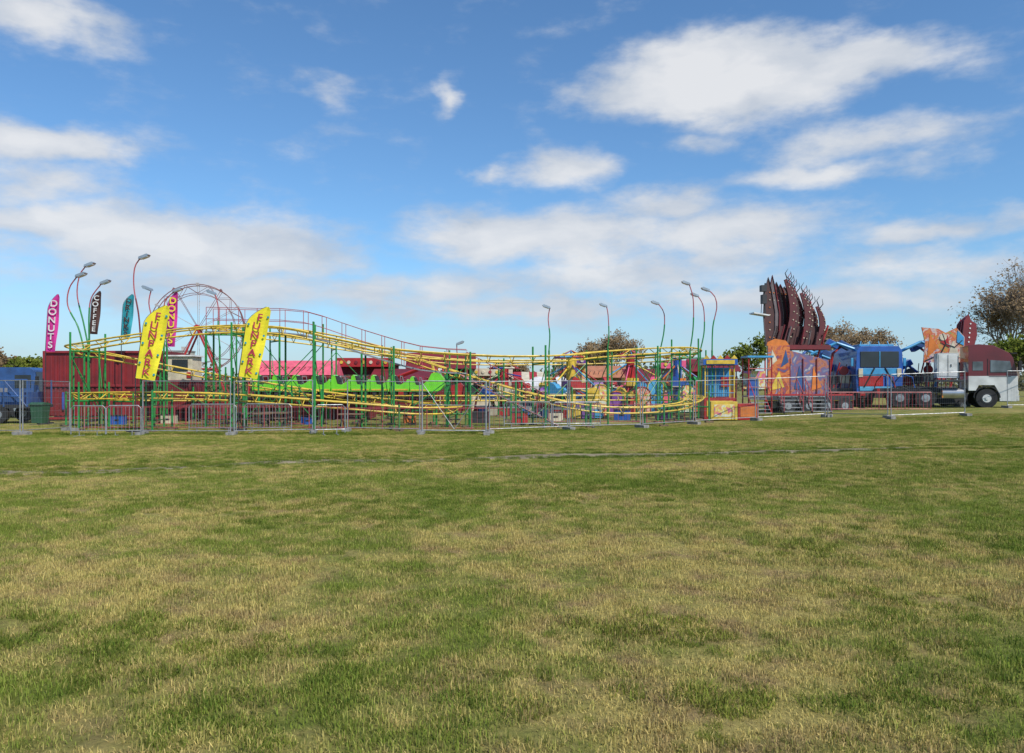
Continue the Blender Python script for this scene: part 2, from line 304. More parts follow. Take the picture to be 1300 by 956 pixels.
for (a,b,rr) in PT:
    y0=EYE*1000/(b-490); x0=BX(a,y0)
    for k in range(int(18*rr*rr)+10):
        th=random.random()*6.283; q=rr*random.random()**.8; x=x0+q*math.cos(th)*1.3; y=y0+q*math.sin(th)*.8
        if onpath(x,y,.5): continue
        P.append((x,y,g(x,y))); R.append((0,0,th*3)); s=random.uniform(.4,1.0); S.append((s*1.2,s*1.2,s*.7)); I.append(random.randrange(4))
for k in range(2200):
    y=random.uniform(3,30); x=random.uniform(-.68*y-3,.68*y+3)
    if mnoise.noise(Vector((x*.5,y*.5,3)))<0 or onpath(x,y,.5): continue
    s=random.uniform(.25,.7); P.append((x,y,g(x,y))); R.append((0,0,random.random()*6.28)); S.append((s,s,s*.8)); I.append(random.randrange(4))
for k in range(1000):   # ragged path edge, overgrown to the west
    x=random.uniform(-20,15); y=pathy(x)+random.choice((-.45,-.4,.45))+random.uniform(-.2,.2)
    if x<-1: y=pathy(x)+random.uniform(-.7,.6)
    s=random.uniform(.4,1.0); P.append((x,y,g(x,y))); R.append((0,0,random.random()*6.28)); S.append((s,s,s*.8)); I.append(random.randrange(4))
for k in range(500):   # uncut grass under the fence line
    x=random.uniform(-20,3); y=29+random.uniform(-.3,.5)+max(0,x+4)*.35; s=random.uniform(.6,1.2)
    P.append((x,y,g(x,y))); R.append((0,0,random.random()*6.28)); S.append((s,s,s)); I.append(random.randrange(4))
scatter('grass_tufts',P,R,S,I,cf)
# ground sheet
xs=[-3000,-1500,-600,-300,-150,-90]+[i for i in range(-60,61)]+[90,150,300,600,1500,3000]
ys=[-500,-100,-30,-10]+[i for i in range(-4,71)]+[85,100,130,180,260,400,700,1300,2500,5000]
vs=[(x,y,g(x,y)) for y in ys for x in xs]; nx=len(xs)
fs=[(j*nx+i,j*nx+i+1,(j+1)*nx+i+1,(j+1)*nx+i) for j in range(len(ys)-1) for i in range(nx-1)]
me=bpy.data.meshes.new('ground'); me.from_pydata(vs,[],fs); me.materials.append(gm)
for q in me.polygons: q.use_smooth=True
go_=bpy.data.objects.new('ground',me); scene.collection.objects.link(go_)
# footpath
b=MB(); ASH=M('worn_path',(.24,.205,.135),.95,0,.45,1.5,.3,0,0.0)
xx=[i*.25 for i in range(-88,46)]
vs=[];fs=[]
for x in xx:
    y=pathy(x); hw=(.36+.08*math.sin(x*2.1)+.05*math.sin(x*5.3))*(1 if x<8 else max(.15,1-(x-8)/4))
    for d in (-hw-.1,-hw,hw,hw+.1): vs.append((x,y+d,g(x,y+d)+(.012 if abs(d)<=hw else -.03)))
for i in range(len(xx)-1):
    for k in range(3): fs.append((i*4+k,(i+1)*4+k,(i+1)*4+k+1,i*4+k+1))
b.add(vs,fs,ASH); b.build('footpath')
# ---------------- fences ----------------
def heras(p0,p1,h=2.0,frame=.021,gate=False):
    x0,y0=p0;x1,y1=p1; Ln=math.hypot(x1-x0,y1-y0); z0=g(x0,y0); z1=g(x1,y1); b=MB()
    def q(u,z): return (u*Ln,0,z+(z1-z0)*u)
    lo,hi=.12,h
    for u in (0.012,.988): b.tube(q(u,.03),q(u,hi),frame,GALV,8)
    b.tube(q(.012,hi-.02),q(.988,hi-.02),frame*.8,GALV,6); b.tube(q(.012,lo+.05),q(.988,lo+.05),frame*.8,GALV,6)
    if gate: 
        b.tube(q(.012,hi-.1),q(.5,lo+.1),frame*.5,GALV); b.tube(q(.5,lo+.1),q(.988,hi-.1),frame*.5,GALV); b.tube(q(.012,hi-.9),q(.988,hi-.9),frame*.5,GALV)
    n=int(Ln/.085)
    for i in range(1,n): b.tube(q(i/n,lo+.05),q(i/n,hi-.02),.0019,GALV,3)
    for z in (.35,.6,.85,1.1,1.35,1.6,1.85): b.tube(q(.012,z*h/2),q(.988,z*h/2),.0026,GALV,3)
    for u in (0,1):
        b.box((u*Ln,0,.065+(z1-z0)*u),(.22,.62,.13),CONC)
    b.build('temporary_fence_panel',(x0,y0,z0),math.atan2(y1-y0,x1-x0))
def barrier(p0,p1,h=1.1):
    x0,y0=p0;x1,y1=p1; Ln=math.hypot(x1-x0,y1-y0); b=MB()
    b.path([(0,0,.08),(0,0,h-.1),(.1,0,h),(Ln-.1,0,h),(Ln,0,h-.1),(Ln,0,.08)],.02,GALV,8); b.tube((0,0,.2),(Ln,0,.2),.016,GALV)
    n=int(Ln/.12)
    for i in range(1,n): b.tube((i*Ln/n,0,.2),(i*Ln/n,0,h),.007,GALV,4)
    for u in (.3,Ln-.3): b.tube((u,-.35,.02),(u,.35,.02),.02,GALV); b.tube((u,0,.02),(u,0,.2),.016,GALV)
    b.build('crowd_barrier',(x0,y0,g(x0,y0)),math.atan2(y1-y0,x1-x0))
def Q(a,d): return (BX(a,d),d)
for a,b_ in [((-210,29),(-95,28.8)),((-95,28.8),(27,28.6)),((28,28.6),(89,31.5)),((180,28.8),(294,28.8)),((296,28.8),(398,29.2)),((440,30.6),(534,30.4)),((620,30),(722,31.5)),((722,31.7),(814,33.6)),((815,33.8),(881,35.8)),((882,36),(960,37.5)),((961,37.5),(1049,38)),((1050,38),(1128,35.5)),((1130,35),(1226,35)),((1278,42),(1350,42))]:
    heras(Q(*a),Q(*b_))
heras(Q(535,29),Q(618,29),2.0,.028,True)
for a,b_ in [((90,28.3),(134,28.3)),((135,28.3),(179,28.5)),((400,28.6),(438,29.0)),((240,30),(300,30)),((310,30.2),(370,30.2)),((640,33),(700,33)),((702,33),(762,33.5))]:
    barrier(Q(*a),Q(*b_))
# ---------------- roller coaster ----------------
C=[(-17.6,33,3.6),(-15,32.5,3.95),(-12,32.5,4.25),(-9.5,32.6,4.2),(-7.3,33,3.75),(-5,33.3,3.35),(-1,34,3.1),(2,35,3.15),(4.2,36.6,3.4),(7,38.5,3.65),(9,40.5,3.75),(9.9,43.5,3.65),(8.5,46.5,3.5),(5.5,47,3.4),(2,46,3.3),(-3,44.8,3.3),(-7,43.6,3.7),(-11,42,4.3),
(-14,39.5,4.6),(-13.6,37,4.6),(-11,36.4,4.5),(-8.6,36.2,4.2),(-6,36,3.6),(-3,35.5,2.6),(0,35,1.7),(3,34.5,1.0),(5.5,35,.85),(8,36.5,1.0),(9,39,1.3),(8,41.6,1.3),(5,42,1.3),(1,41,1.3),(-3,40.5,1.3),(-9,40.5,1.3),(-15,40.3,1.3),(-18.5,38.8,1.35),(-19.2,36,1.45),(-18,33,1.5),(-14.5,32,1.55),(-11,31.9,1.45),(-7,32,1.15),(-4,32.7,.9),(-2.6,34.6,.9),(-4.5,37.6,1.0),(-9,38.4,1.5),(-14,38.2,2.3),(-18,37.4,3.1),(-19.4,35.2,3.5)]
tr=crom(C,True,.3); n=len(tr); b=MB(); b2=MB(); 
fr=[]
for i in range(n):
    tg=(tr[(i+1)%n]-tr[i-1]).normalized(); r=Vector((tg.y,-tg.x,0)).normalized(); fr.append((tg,r))
for sgn in (-1,1): b.path([tr[i]+fr[i][1]*.40*sgn for i in range(n)],.038,YEL,6,closed=True)
b.path([tr[i]-Vector((0,0,.26)) for i in range(n)],.04,YEL,6,closed=True)
acc=0;sup=0;prev=None;k=0
for i in range(n):
    d=(tr[i]-tr[i-1]).length; acc+=d; sup+=d; p=tr[i]; r=fr[i][1]
    if acc>.85:
        acc=0; b.tube(p-r*.40,p-Vector((0,0,.26)),.02,YEL,5); b.tube(p+r*.40,p-Vector((0,0,.26)),.02,YEL,5); b.tube(p-r*.40,p+r*.40,.02,YEL,5)
    if sup>3.1:
        sup=0;k+=1; top=.1+(.35 if k%3==0 else 0)
        A=p-r*.72;B=p+r*.72; ga=g(A.x,A.y);gb=g(B.x,B.y)
        b2.tube((A.x,A.y,ga),(A.x,A.y,p.z+top),.042,GRN,8); b2.tube((B.x,B.y,gb),(B.x,B.y,p.z+top),.042,GRN,8)
        b2.tube(A-Vector((0,0,.33)),B-Vector((0,0,.33)),.04,GRN,6)
        for q in (A,B): b2.box((q.x,q.y,g(q.x,q.y)+.04),(.35,.35,.08),WOOD)
        if p.z>2.2:
            b2.tube((A.x,A.y,ga+.4),(B.x,B.y,p.z-.5),.02,GRN,5); b2.tube((A.x,A.y,ga+.4),(B.x,B.y,gb+.4),.022,GRN,5)
        if prev is not None and (p-prev[0]).length<4.5 :
            zz=min(p.z,prev[3])
            if zz>2.0:
                if k%2: b2.tube((prev[1].x,prev[1].y,ga+.3),(A.x,A.y,p.z-.5),.02,GRN,5)
                if k%3==0: b2.tube((A.x,A.y,ga+.3),(prev[1].x,prev[1].y,prev[3]-.5),.02,GRN,5)
        prev=(p,A,B,p.z)
emp=bpy.data.objects.new('roller_coaster',None); scene.collection.objects.link(emp)
def child(o,par): o.parent=par; return o
child(b.build('track_rails'),emp); child(b2.build('support_posts'),emp)
# maintenance walkway with railings
b=MB(); W=[(-13.2,34.4,4.15),(-11,34.4,4.1),(-9,34.4,4.0),(-6.5,34.5,3.2),(-4,34.7,2.5),(-2.0,34.9,2.35)]
W=crom(W,False,.7)
for i in range(len(W)-1):
    a,c=W[i],W[i+1]
    for yy in (-.4,.4):
        o_=Vector((0,yy,0)); b.tube(a+o_,a+o_+Vector((0,0,1.05)),.015,PINKRAIL,5)
        for hh in (.55,1.05): b.tube(a+o_+Vector((0,0,hh)),c+o_+Vector((0,0,hh)),.014,PINKRAIL,5)
    b.box(((a+c)/2),((c-a).length,.85,.06),GALV,0,-math.atan2((c-a).z,(c-a).x))
    if i%4==0:
        for yy in(-.45,.45): b.tube((a.x,a.y+yy,g(a.x,a.y)),(a.x,a.y+yy,a.z),.045,GRN,6)
for i in range(16): b.box((-2.0+.26*i,34.9,2.2-.14*i),(.28,.8,.04),GALV)
for yy in (-.42,.42):
    b.tube((-2,34.9+yy,3.3),(2.1,34.9+yy,1.1),.016,PINKRAIL); b.tube((-2,34.9+yy,2.1),(2.1,34.9+yy,0.02),.025,DRED); 
    for i in range(0,16,2): b.tube((-2+.26*i,34.9+yy,2.2-.14*i),(-2+.26*i,34.9+yy,3.3-.14*i),.012,PINKRAIL,5)
child(b.build('walkway'),emp)
# station platform
b=MB()
b.box((-13.4,43.0,.62),(11.5,2.6,1.16),DRED); b.box((-13.4,43.0,1.23),(11.7,2.8,.07),WOOD)
for i in range(24): b.box((-19+i*.49,41.68,.6),(.05,.05,1.1),RED)
for i in range(20):
    x=-19+i*.6; b.tube((x,44.2,1.25),(x,44.2,2.3),.02,PINKRAIL,5)
b.tube((-19,44.2,2.3),(-7.6,44.2,2.3),.025,PINKRAIL); b.tube((-19,44.2,1.8),(-7.6,44.2,1.8),.02,PINKRAIL)
child(b.build('station_platform'),emp)
b=MB()
b.box((0,0,.75),(1.5,1.3,1.5),DRED); b.box((0,0,2.1),(1.25,1.2,1.2),CREAM); b.box((0,-.61,2.25),(.8,.03,.6),GLS); b.box((0,0,2.74),(1.5,1.4,.07),WHITE); b.box((.45,-.62,1.75),(.2,.03,.3),RED)
child(b.build('control_booth',(BX(257,43),41.9-1.2,.6)),emp)
# caterpillar train
def car(head=False):
    b=MB()
    prof=[(0,.12),(.92,.12),(.96,.3),(.94,.5),(.86,.6),(.78,.5),(.5,.38),(.3,.42),(.2,.72),(.12,.78),(.03,.7),(0,.4)]
    b.prism(prof,-.5,.5,LIME); b.prism([(.06,.16),(.9,.16),(.9,.22),(.06,.22)],-.53,.53,YEL)
    b.prism([(.3,.44),(.42,.4),(.24,.74),(.16,.74)],-.42,.42,BLACK)
    for x in (.2,.75):
        for y in (-.42,.42): b.cyl((x,y,.06),(0,1,0),.09,.08,DARK,12)
    b.path([(.55,-.4,.45),(.5,-.4,.72),(.5,.4,.72),(.55,.4,.45)],.02,ALU)
    if head:
        b.prism([(.9,.12),(1.5,.15),(1.75,.4),(1.7,.7),(1.45,.95),(1.1,.9),(.92,.6)],-.42,.42,LIME)
        for y in(-.3,.3): b.cyl((1.5,y,.98),(1,0,0),.14,.1,WHITE,14); b.cyl((1.56,y,.98),(1,0,0),.07,.08,BLACK,12); b.tube((1.2,y,.9),(1.1,y*1.4,1.3),.03,YEL); 
    return b
cm1=car(); me_c=cm1.mesh('train_car'); tre=bpy.data.objects.new('caterpillar_train',None); scene.collection.objects.link(tre)
for i in range(8):
    o=bpy.data.objects.new('train_car',me_c); scene.collection.objects.link(o); o.location=(-13.2+i*1.0,40.5,1.36); o.scale=(1.03,1,1.3); o.parent=tre
    bb=o.modifiers.new('b','BEVEL'); bb.width=.03; bb.segments=2; bb.limit_method='ANGLE'
o=child(car(True).build('train_head_car',(-13.2+8*1.0,40.5,1.36),bevel=.03),tre); o.scale=(1,1,1.2)
for (x0,x1,y,z) in [(-17,-6.5,31.3,0),(-16,-9,34.3,0),(-7,-.5,31.6,0),(1,8.5,36.8,0)]:
    b=MB(); nn=int((x1-x0)/.22)
    for i in range(nn+1):
        x=(x1-x0)*i/nn; b.tube((x,0,.1),(x,0,.95),.006 if i%8 else .018,PINKRAIL,4)
    b.tube((0,0,.95),(x1-x0,0,.95),.018,PINKRAIL); b.tube((0,0,.15),(x1-x0,0,.15),.014,PINKRAIL)
    b.build('queue_railing',(x0,y,g((x0+x1)/2,y)+.0))
for (a,d,wd) in [(320,33,1.6),(350,34,1.2),(445,33.5,1.0)]:
    b=MB(); b.box((0,0,.62),(wd,.7,.05),WOOD)
    for yy in(-.5,.5): b.box((0,yy,.4),(wd,.25,.04),WOOD)
    for x in (-wd*.35,wd*.35): b.tube((x,-.55,0),(x,.2,.6),.03,DARK); b.tube((x,.55,0),(x,-.2,.6),.03,DARK)
    b.build('picnic_table',(BX(a,d),d,g(BX(a,d),d)))
# ---------------- floodlight poles ----------------
def lampost(pts,d,head=1,two=GRN):
    wp=[(BX(a,d),0,HZ(e,d)) for a,e in pts]; x0=wp[0][0]; z0=g(x0,d); b=MB()
    wp=[(p[0]-x0,0,p[2]-z0) for p in wp]
    b.tube((0,0,0),wp[0],.045,two,8); b.box((0,0,.03),(.35,.35,.06),DARK)
    c=crom(wp,False,.15); k=len(c)//2
    b.path(c[:k+1],.034,two if d>33.9 else DRED,7); b.path(c[k:],.026,PINKRAIL,7)
    e=Vector(c[-1]); ang=-.35*head
    b.X=Matrix.Translation(e)@Matrix.Rotation(ang,4,'Y')
    b.prism([(-.05,-.03),(.34,-.05),(.42,.0),(.36,.07),(.0,.06)] if head>0 else [(.05,-.03),(-.34,-.05),(-.42,0),(-.36,.07),(0,.06)],-.13,.13,ALU)
    b.box((.2*head,0,-.055),(.3,.22,.02),LAMP); b.X=None
    b.build('floodlight_pole',(x0,d,z0))
for pts,d,h in [([(107,445),(99,415),(86,388),(88,366),(98,351)],34,1),([(112,440),(106,410),(98,375),(101,350),(109,338)],35,1),([(113,430),(113,400),(116,378),(129,360)],36,1),
 ([(179,440),(176,400),(170,365),(171,340),(178,328)],33.5,1),([(196,440),(194,410),(189,385),(192,368)],35,-1),([(279,440),(277,415),(277,390),(273,373)],37,-1),([(212,440),(208,400),(210,382),(221,370)],38,1),
 ([(697,445),(698,425),(696,405),(698,391)],41,-1),([(771,445),(773,425),(772,400),(770,389)],43,-1),([(838,445),(843,420),(843,398),(836,386)],41,-1),([(876,445),(880,415),(880,380),(875,361)],40,-1),([(889,445),(894,420),(893,390),(886,376)],42,-1),([(904,445),(905,415),(910,390),(907,376),(900,369)],40,-1),([(580,465),(581,455),(580,445),(580,437)],42,1)]:
    lampost(pts,d,h)
# ---------------- feather flags ----------------
def flag(a0,e0,a1,e1,d,cloth,txt,tcol,wf=.24,name='feather_flag',accent=None):
    x0=BX(a0,d); z0=HZ(e0,d); x1=BX(a1,d); z1=HZ(e1,d); zg=g(x0,d)
    h=math.hypot(x1-x0,z1-z0); th=math.atan2(x1-x0,z1-z0); wd=h*wf
    e=bpy.data.objects.new(name,None); scene.collection.objects.link(e); e.location=(x0,d,zg)
    b=MB(); nv=20; nu=5; vs=[];fs=[]
    def lu(v): return wd*.75*max(0,(v-.70)/.30)**2.0
    def ru(v): 
        r=wd*(.82+.18*v)
        if v>.93: r-= wd*.12*((v-.93)/.07)**2
        return max(r,lu(v)+.01)
    for i in range(nv+1):
        v=i/nv
        for j in range(nu+1):
            u=lu(v)+(ru(v)-lu(v))*j/nu
            vs.append((u,.05*math.sin(v*7+j*.9)*j/nu,v*h))
    for i in range(nv):
        for j in range(nu): fs.append((i*(nu+1)+j,i*(nu+1)+j+1,(i+1)*(nu+1)+j+1,(i+1)*(nu+1)+j))
    T=Matrix.Translation((0,0,z0-zg))@Matrix.Rotation(th*.6,4,'Y')
    b.X=T; b.add(vs,fs,cloth)
    b.path([(lu(i/nv)-.015,0,i/nv*h) for i in range(nv+1)],.018,DARK,6,.006)
    if accent is not None:
        for q in range(7):
            v=.08+.13*q; u=lu(v)+(ru(v)-lu(v))*(.12 if q%2 else .9); b.cyl((u,-.06,v*h),(0,1,0),wd*.05,.012,accent,8)
    b.X=None; b.tube((0,0,0),(0,0,z0-zg),.022,DARK,6)
    b.box((0,0,.04),(.5,.5,.08),DARK)
    o=b.build('cloth_and_pole',smooth=False); o.parent=e
    nl=len(txt); lh=h*.84/nl
    for i,chh in enumerate(txt):
        v=.90-(i+.5)*(.86/nl)
        cu=bpy.data.curves.new('letter_'+chh,'FONT'); cu.body=chh; cu.size=min(lh*1.12,wd*1.0); cu.align_x='CENTER'; cu.align_y='CENTER'; cu.extrude=.004; cu.offset=.006
        cu.materials.append(tcol); lo=bpy.data.objects.new('letter_'+chh,cu); scene.collection.objects.link(lo)
        mid=(lu(v)+ru(v))/2; p=T@Vector((mid,-.075,v*h)); lo.location=p; lo.rotation_euler=(math.pi/2,th*.6,0); lo.scale=(1.15,1,1); lo.parent=e
TXR=M('letter_red',(.5,.03,.08),.6)
flag(172,480,196,386,31,YCL,'FUNPARK',TXR,.32,accent=TEAL)
flag(303,478,325,388,31,YCL,'FUNPARK',TXR,.32,accent=TEAL)
flag(58,446,64,373,38,PCL,'DONUTS',WHITE,.21)
flag(114,424,119,369,40,BRCL,'COFFEE',WHITE,.23)
flag(154,428,159,373,40,TEAL,'DRINKS',BRCL,.26)
flag(211,440,214,370,38,PCL,'DONUTS',YCL,.20)
# ---------------- ferris wheel ----------------
b=MB(); FR=M('wheel_frame_maroon',(.22,.08,.08),.5); R_=4.3
for yy in (-.7,.7):
    b.ring((0,yy,0),R_,.045,FR,n=48); b.ring((0,yy,0),R_*.8,.03,FR,n=36); 
    for i in range(12):
        a=2*math.pi*i/12; b.tube((0,yy*.6,0),(R_*math.cos(a),yy,R_*math.sin(a)),.025,PWHITE if i%2 else FR,5)
        a2=a+math.pi/12; b.tube((R_*.8*math.cos(a),yy,R_*.8*math.sin(a)),(R_*math.cos(a2),yy,R_*math.sin(a2)),.02,FR,4); b.tube((R_*.8*math.cos(a+math.pi/6),yy,R_*.8*math.sin(a+math.pi/6)),(R_*math.cos(a2),yy,R_*math.sin(a2)),.02,FR,4)
    b.tube((0,yy*1.6,0),(-3,yy*1.6,-7.2),.1,RED); b.tube((0,yy*1.6,0),(3,yy*1.6,-7.2),.1,RED); b.tube((-1.6,yy*1.6,-4),(1.6,yy*1.6,-4),.07,RED)
for i in range(12):
    a=2*math.pi*i/12; c=(R_*math.cos(a),0,R_*math.sin(a)); b.tube((c[0],-.75,c[2]),(c[0],.75,c[2]),.04,DARK)
    b.box((c[0],-.72,c[2]),(.28,.06,.28),PWHITE if i%2 else FR,0,a)
b.cyl((0,0,0),(0,1,0),.3,2.4,RED,16)
b.build('ferris_wheel',(BX(252,78),78,HZ(417,78)),math.radians(14))
# ---------------- red container wall, bin ----------------
CRED=M('container_red',(.22,.02,.024),.5,0,.35,1.0,.05); CFR=M('container_frame',(.27,.025,.03),.5)
b=MB(); CW,CH,CDp=6.2,3.6,2.5
b.box((CW/2,CDp/2,CH/2+.1),(CW,CDp,CH-.2),CRED)
nn=26
for i in range(nn): 
    if i%9==0: continue
    b.box((CW*(i+.5)/nn,-.02,CH/2),(CW/nn*.5,.05,CH-.5),CRED)
for i in range(4): b.box((CW*i/3,-.05,CH/2),(.12,.12,CH),CFR)
for z in (.1,CH*.5,CH-.05): b.box((CW/2,-.05,z),(CW,.1,.12),CFR)
b.box((1.0,-.09,1.0),(.12,.03,.9),M('notice_blue',(.05,.1,.4),.5))
for x in (.4,CW-.4): b.cyl((x,0.6,.2),(0,1,0),.2,.3,BLACK,14)
b.build('shipping_container',(BX(57,41),41,g(-20,41)),bevel=.01)
b=MB(); b.add([(-.28,-.3,.1),(.28,-.3,.1),(.28,.3,.1),(-.28,.3,.1),(-.34,-.36,1.0),(.34,-.36,1.0),(.34,.36,1.0),(-.34,.36,1.0)],[(0,1,2,3),(4,5,6,7),(0,1,5,4),(1,2,6,5),(2,3,7,6),(3,0,4,7)],BING)
b.prismx([(-.42,1.0),(.42,1.0),(.38,1.08),(-.2,1.14),(-.42,1.06)],-.37,.37,BING); b.tube((-.3,.42,1.0),(.3,.42,1.0),.025,BING)
for x in(-.28,.28): b.cyl((x,.3,.1),(1,0,0),.1,.06,BLACK,14)
o=b.build('wheelie_bin',(BX(51,36),36,g(-21.5,36)),bevel=.01); o.scale=(.85,.85,.92)
# ---------------- vehicles ----------------
def lorry(name,loc,rz,body,cabc,L_=7.0,h=3.2,boxm=None):
    b=MB(); bm_=boxm or body
    b.box((L_/2-1.2,0,.85),(L_,.9,.22),DARK)
    b.box((-1.2+(L_-2.4)/2,0,1.05+(h-1.05)/2),(L_-2.4,2.4,h-1.05),bm_)
    for z in (1.15,h-.08): b.box((-1.2+(L_-2.4)/2,0,z),(L_-2.36,2.44,.1),ALU)
    for i in range(6): b.box((-1.1+i*(L_-2.6)/5,0,(h+1.05)/2),(.06,2.45,h-1.2),ALU)
    x0=L_-3.45
    prof=[(x0,.55),(x0+2.1,.5),(x0+2.18,1.4),(x0+1.95,2.7),(x0+1.7,2.85),(x0,2.85)]
    b.prism(prof,-1.15,1.15,cabc)
    b.add([(x0+2.19,-1.0,1.5),(x0+2.19,1.0,1.5),(x0+1.99,1.0,2.6),(x0+1.99,-1.0,2.6)],[(0,1,2,3)],GLS)
    for s in(-1,1):
        b.box((x0+1.35,s*1.15,2.05),(.9,.03,.75),GLS); b.box((x0+2.25,s*1.35,2.1),(.12,.2,.5),BLACK); b.box((x0+2.2,s*.85,.85),(.06,.35,.2),LAMP)
    b.box((x0+2.2,0,1.0),(.05,1.2,.45),BLACK); b.box((x0+2.15,0,.55),(.2,2.3,.28),WHITE)
    for x in (.1,1.2,x0+1.05):
        for s in(-1,1): wheel(b,(x,s*1.0,.5),.5,.3)
    return b.build(name,loc,rz,bevel=.02)
DBLUE=M('faded_blue_paint',(.03,.09,.26),.45,0,.35,1.5)
lorry('blue_lorry',(-33.2,45.5,0),math.radians(2),DBLUE,DBLUE,7.6,2.15)
lorry('blue_lorry',(-35,49,0),math.radians(-4),LBLUE,WHITE,8,2.6,DBLUE)
b=MB()
b.box((0,0,.8),(3.4,2.2,.15),DARK)
for x in(-1.6,-.6,.5,1.6): b.tube((x,-1.1,.8),(x,-1.1,2.1),.04,DBLUE); b.tube((x,1.1,.8),(x,1.1,2.1),.04,DBLUE)
for z in(1.3,2.1): b.tube((-1.6,-1.1,z),(1.6,-1.1,z),.04,DBLUE)
b.tube((-1.6,-1.1,.8),(-.6,-1.1,2.1),.03,DBLUE); b.tube((.5,-1.1,2.1),(1.6,-1.1,.8),.03,DBLUE)
b.box((-.9,0,1.3),(1.0,1.6,.8),M('tarp_grey',(.3,.32,.35),.8)); b.box((.7,0,1.2),(1.2,1.7,.6),DBLUE)
for x in(-.9,.3): 
    for s in(-1,1): wheel(b,(x,s*1.05,.42),.42,.26)
b.build('blue_trailer',(BX(8,39),39,0),math.radians(3))
# red and white tractor unit
b=MB(); WHT=M('truck_white',(.72,.72,.7),.3,0,.12,1.5,0,.4)
b.box((-1.6,-.42,.95),(6.0,.12,.26),DARK); b.box((-1.6,.42,.95),(6.0,.12,.26),DARK)
for x in(-4,-3,-1.8,-.6): b.box((x,0,.95),(.15,.8,.2),DARK)
low=[(.0,.95),(.35,.95),(.5,1.25),(1.25,1.25),(1.45,.85),(1.5,.38),(2.28,.38),(2.36,.8),(2.34,1.75),(.0,1.75)]
b.prism(low,-1.22,1.22,WHT)
up=[(0,1.753),(2.34,1.753),(2.3,1.95),(2.12,2.75),(1.95,3.0),(1.2,3.42),(.5,3.5),(0,3.45)]
b.prism(up,-1.2,1.2,MAROON)
b.add([(2.345,-1.05,1.9),(2.345,1.05,1.9),(2.16,1.0,2.7),(2.16,-1.0,2.7)],[(0,1,2,3)],CGL)
b.box((2.37,0,1.2),(.04,1.5,.75),DARK)
for z in(.95,1.15,1.35,1.52): b.box((2.4,0,z),(.03,1.45,.05),MAROON)
b.box((2.36,0,.55),(.1,2.44,.3),WHT); b.box((2.2,0,2.98),(.28,2.2,.06),BLACK)
for s in(-1,1):
    b.prism([(1.05,1.95),(2.1,1.95),(1.98,2.55),(1.05,2.62)],s*1.215-.01,s*1.215+.01,CGL)
    b.box((1.5,s*1.227,1.72),(1.05,.015,.03),BLACK); b.box((.93,s*1.212,2.2),(.025,.015,1.0),BLACK)
    b.box((.45,s*1.205,2.3),(.5,.02,.5),CGL); b.box((2.4,s*1.4,2.25),(.14,.24,.6),BLACK); b.tube((2.2,s*1.2,2.5),(2.4,s*1.4,2.5),.02,BLACK)
    b.box((2.38,s*.95,.85),(.06,.35,.25),LAMP); b.box((2.42,s*.98,.58),(.04,.2,.12),LAMP)
    b.path([(.88+.64*math.cos(a),s*1.23,.52+.66*math.sin(a)) for a in [math.radians(q) for q in range(5,176,17)]],.035,BLACK,5)
    wheel(b,(.88,s*1.06,.52),.52,.34,WHT); wheel(b,(-2.1,s*1.0,.52),.52,.36,ALU); wheel(b,(-3.4,s*1.0,.52),.52,.36,ALU)
    for xc in(-2.1,-3.4):
        b.path([(xc+.62*math.cos(a),s*1.0,.52+.62*math.sin(a)) for a in [math.radians(q) for q in range(20,161,20)]],.04,BLACK,5)
    b.cyl((-.7,s*.85,.8),(1,0,0),.3,1.1,ALU,18)
    b.box((-1.25,s*1.1,.75),(.06,.03,.4),M('reflector_orange',(.8,.25,.02),.3))
b.box((-4.5,0,.9),(.15,2.3,.3),RED); b.box((-2.7,0,1.15),(1.2,1.0,.12),BLACK)
b.box((-.95,-.25,2.35),(1.05,1.3,1.4),WHT); b.box((-.95,-.91,2.35),(.92,.02,1.22),WHITE); b.box((-.9,-.25,1.5),(1.5,2.2,.12),DARK); b.box((-.95,-.925,2.35),(.02,.02,1.2),DARK); b.box((-.8,-.93,2.35),(.05,.03,.15),DARK)
for x in(-1.7,-2.6,-3.6): b.path([(x,-.8,1.1),(x-.1,-.7,1.7),(x-.6,-.4,1.9),(x-.9,0,1.5),(x-1.0,.3,1.1)],.035,[RED,BLACK,BLUE][int(-x)%3])
b.build('truck_tractor_unit',(BX(1224,44.5),44.5,g(26,44.5)),math.radians(-20),bevel=.025)
# blue ride lorry seen from its end
b=MB()
b.prism([(-1.3,.9),(1.3,.9),(1.35,2.0),(1.3,3.35),(1.1,3.65),(-1.1,3.65),(-1.3,3.35),(-1.35,2.0)],-1.5,5.5,BLUE)
b.box((0,-1.52,2.85),(2.2,.04,.95),GLS); b.box((0,-1.55,2.85),(.06,.04,.95),LBLUE); b.box((0,-1.53,2.1),(2.4,.05,.45),LBLUE)
b.box((-.5,-1.54,1.55),(1.4,.06,.6),RED); b.box((.75,-1.54,1.55),(.8,.06,.6),BLUE); b.box((0,-1.53,1.1),(2.3,.06,.25),M('sky_panel',(.1,.4,.62),.4))
b.box((0,-1.5,.7),(2.5,.2,.3),DARK)
for s in(-1,1):
    b.box((s*1.5,-1.3,2.7),(.16,.1,.5),LBLUE); b.box((s*1.1,-1.57,2.05),(.25,.06,.5),CREAM); b.box((s*1.0,-1.62,.75),(.3,.05,.15),RED)
    wheel(b,(s*1.05,-.6,.5),.5,.34,ALU,(1,0,0)); wheel(b,(s*1.05,3.6,.5),.5,.34,ALU,(1,0,0))
    b.tube((s*.9,-1.56,1.2),(s*.3,-1.56,2.35),.05,BLACK)
for i in range(5): b.tube((-1.1+i*.55,-1.5,3.65),(-1.0+i*.5,-1.3,3.95),.03,LBLUE)
b.box((0,1.5,3.72),(2.0,5,.12),LBLUE)
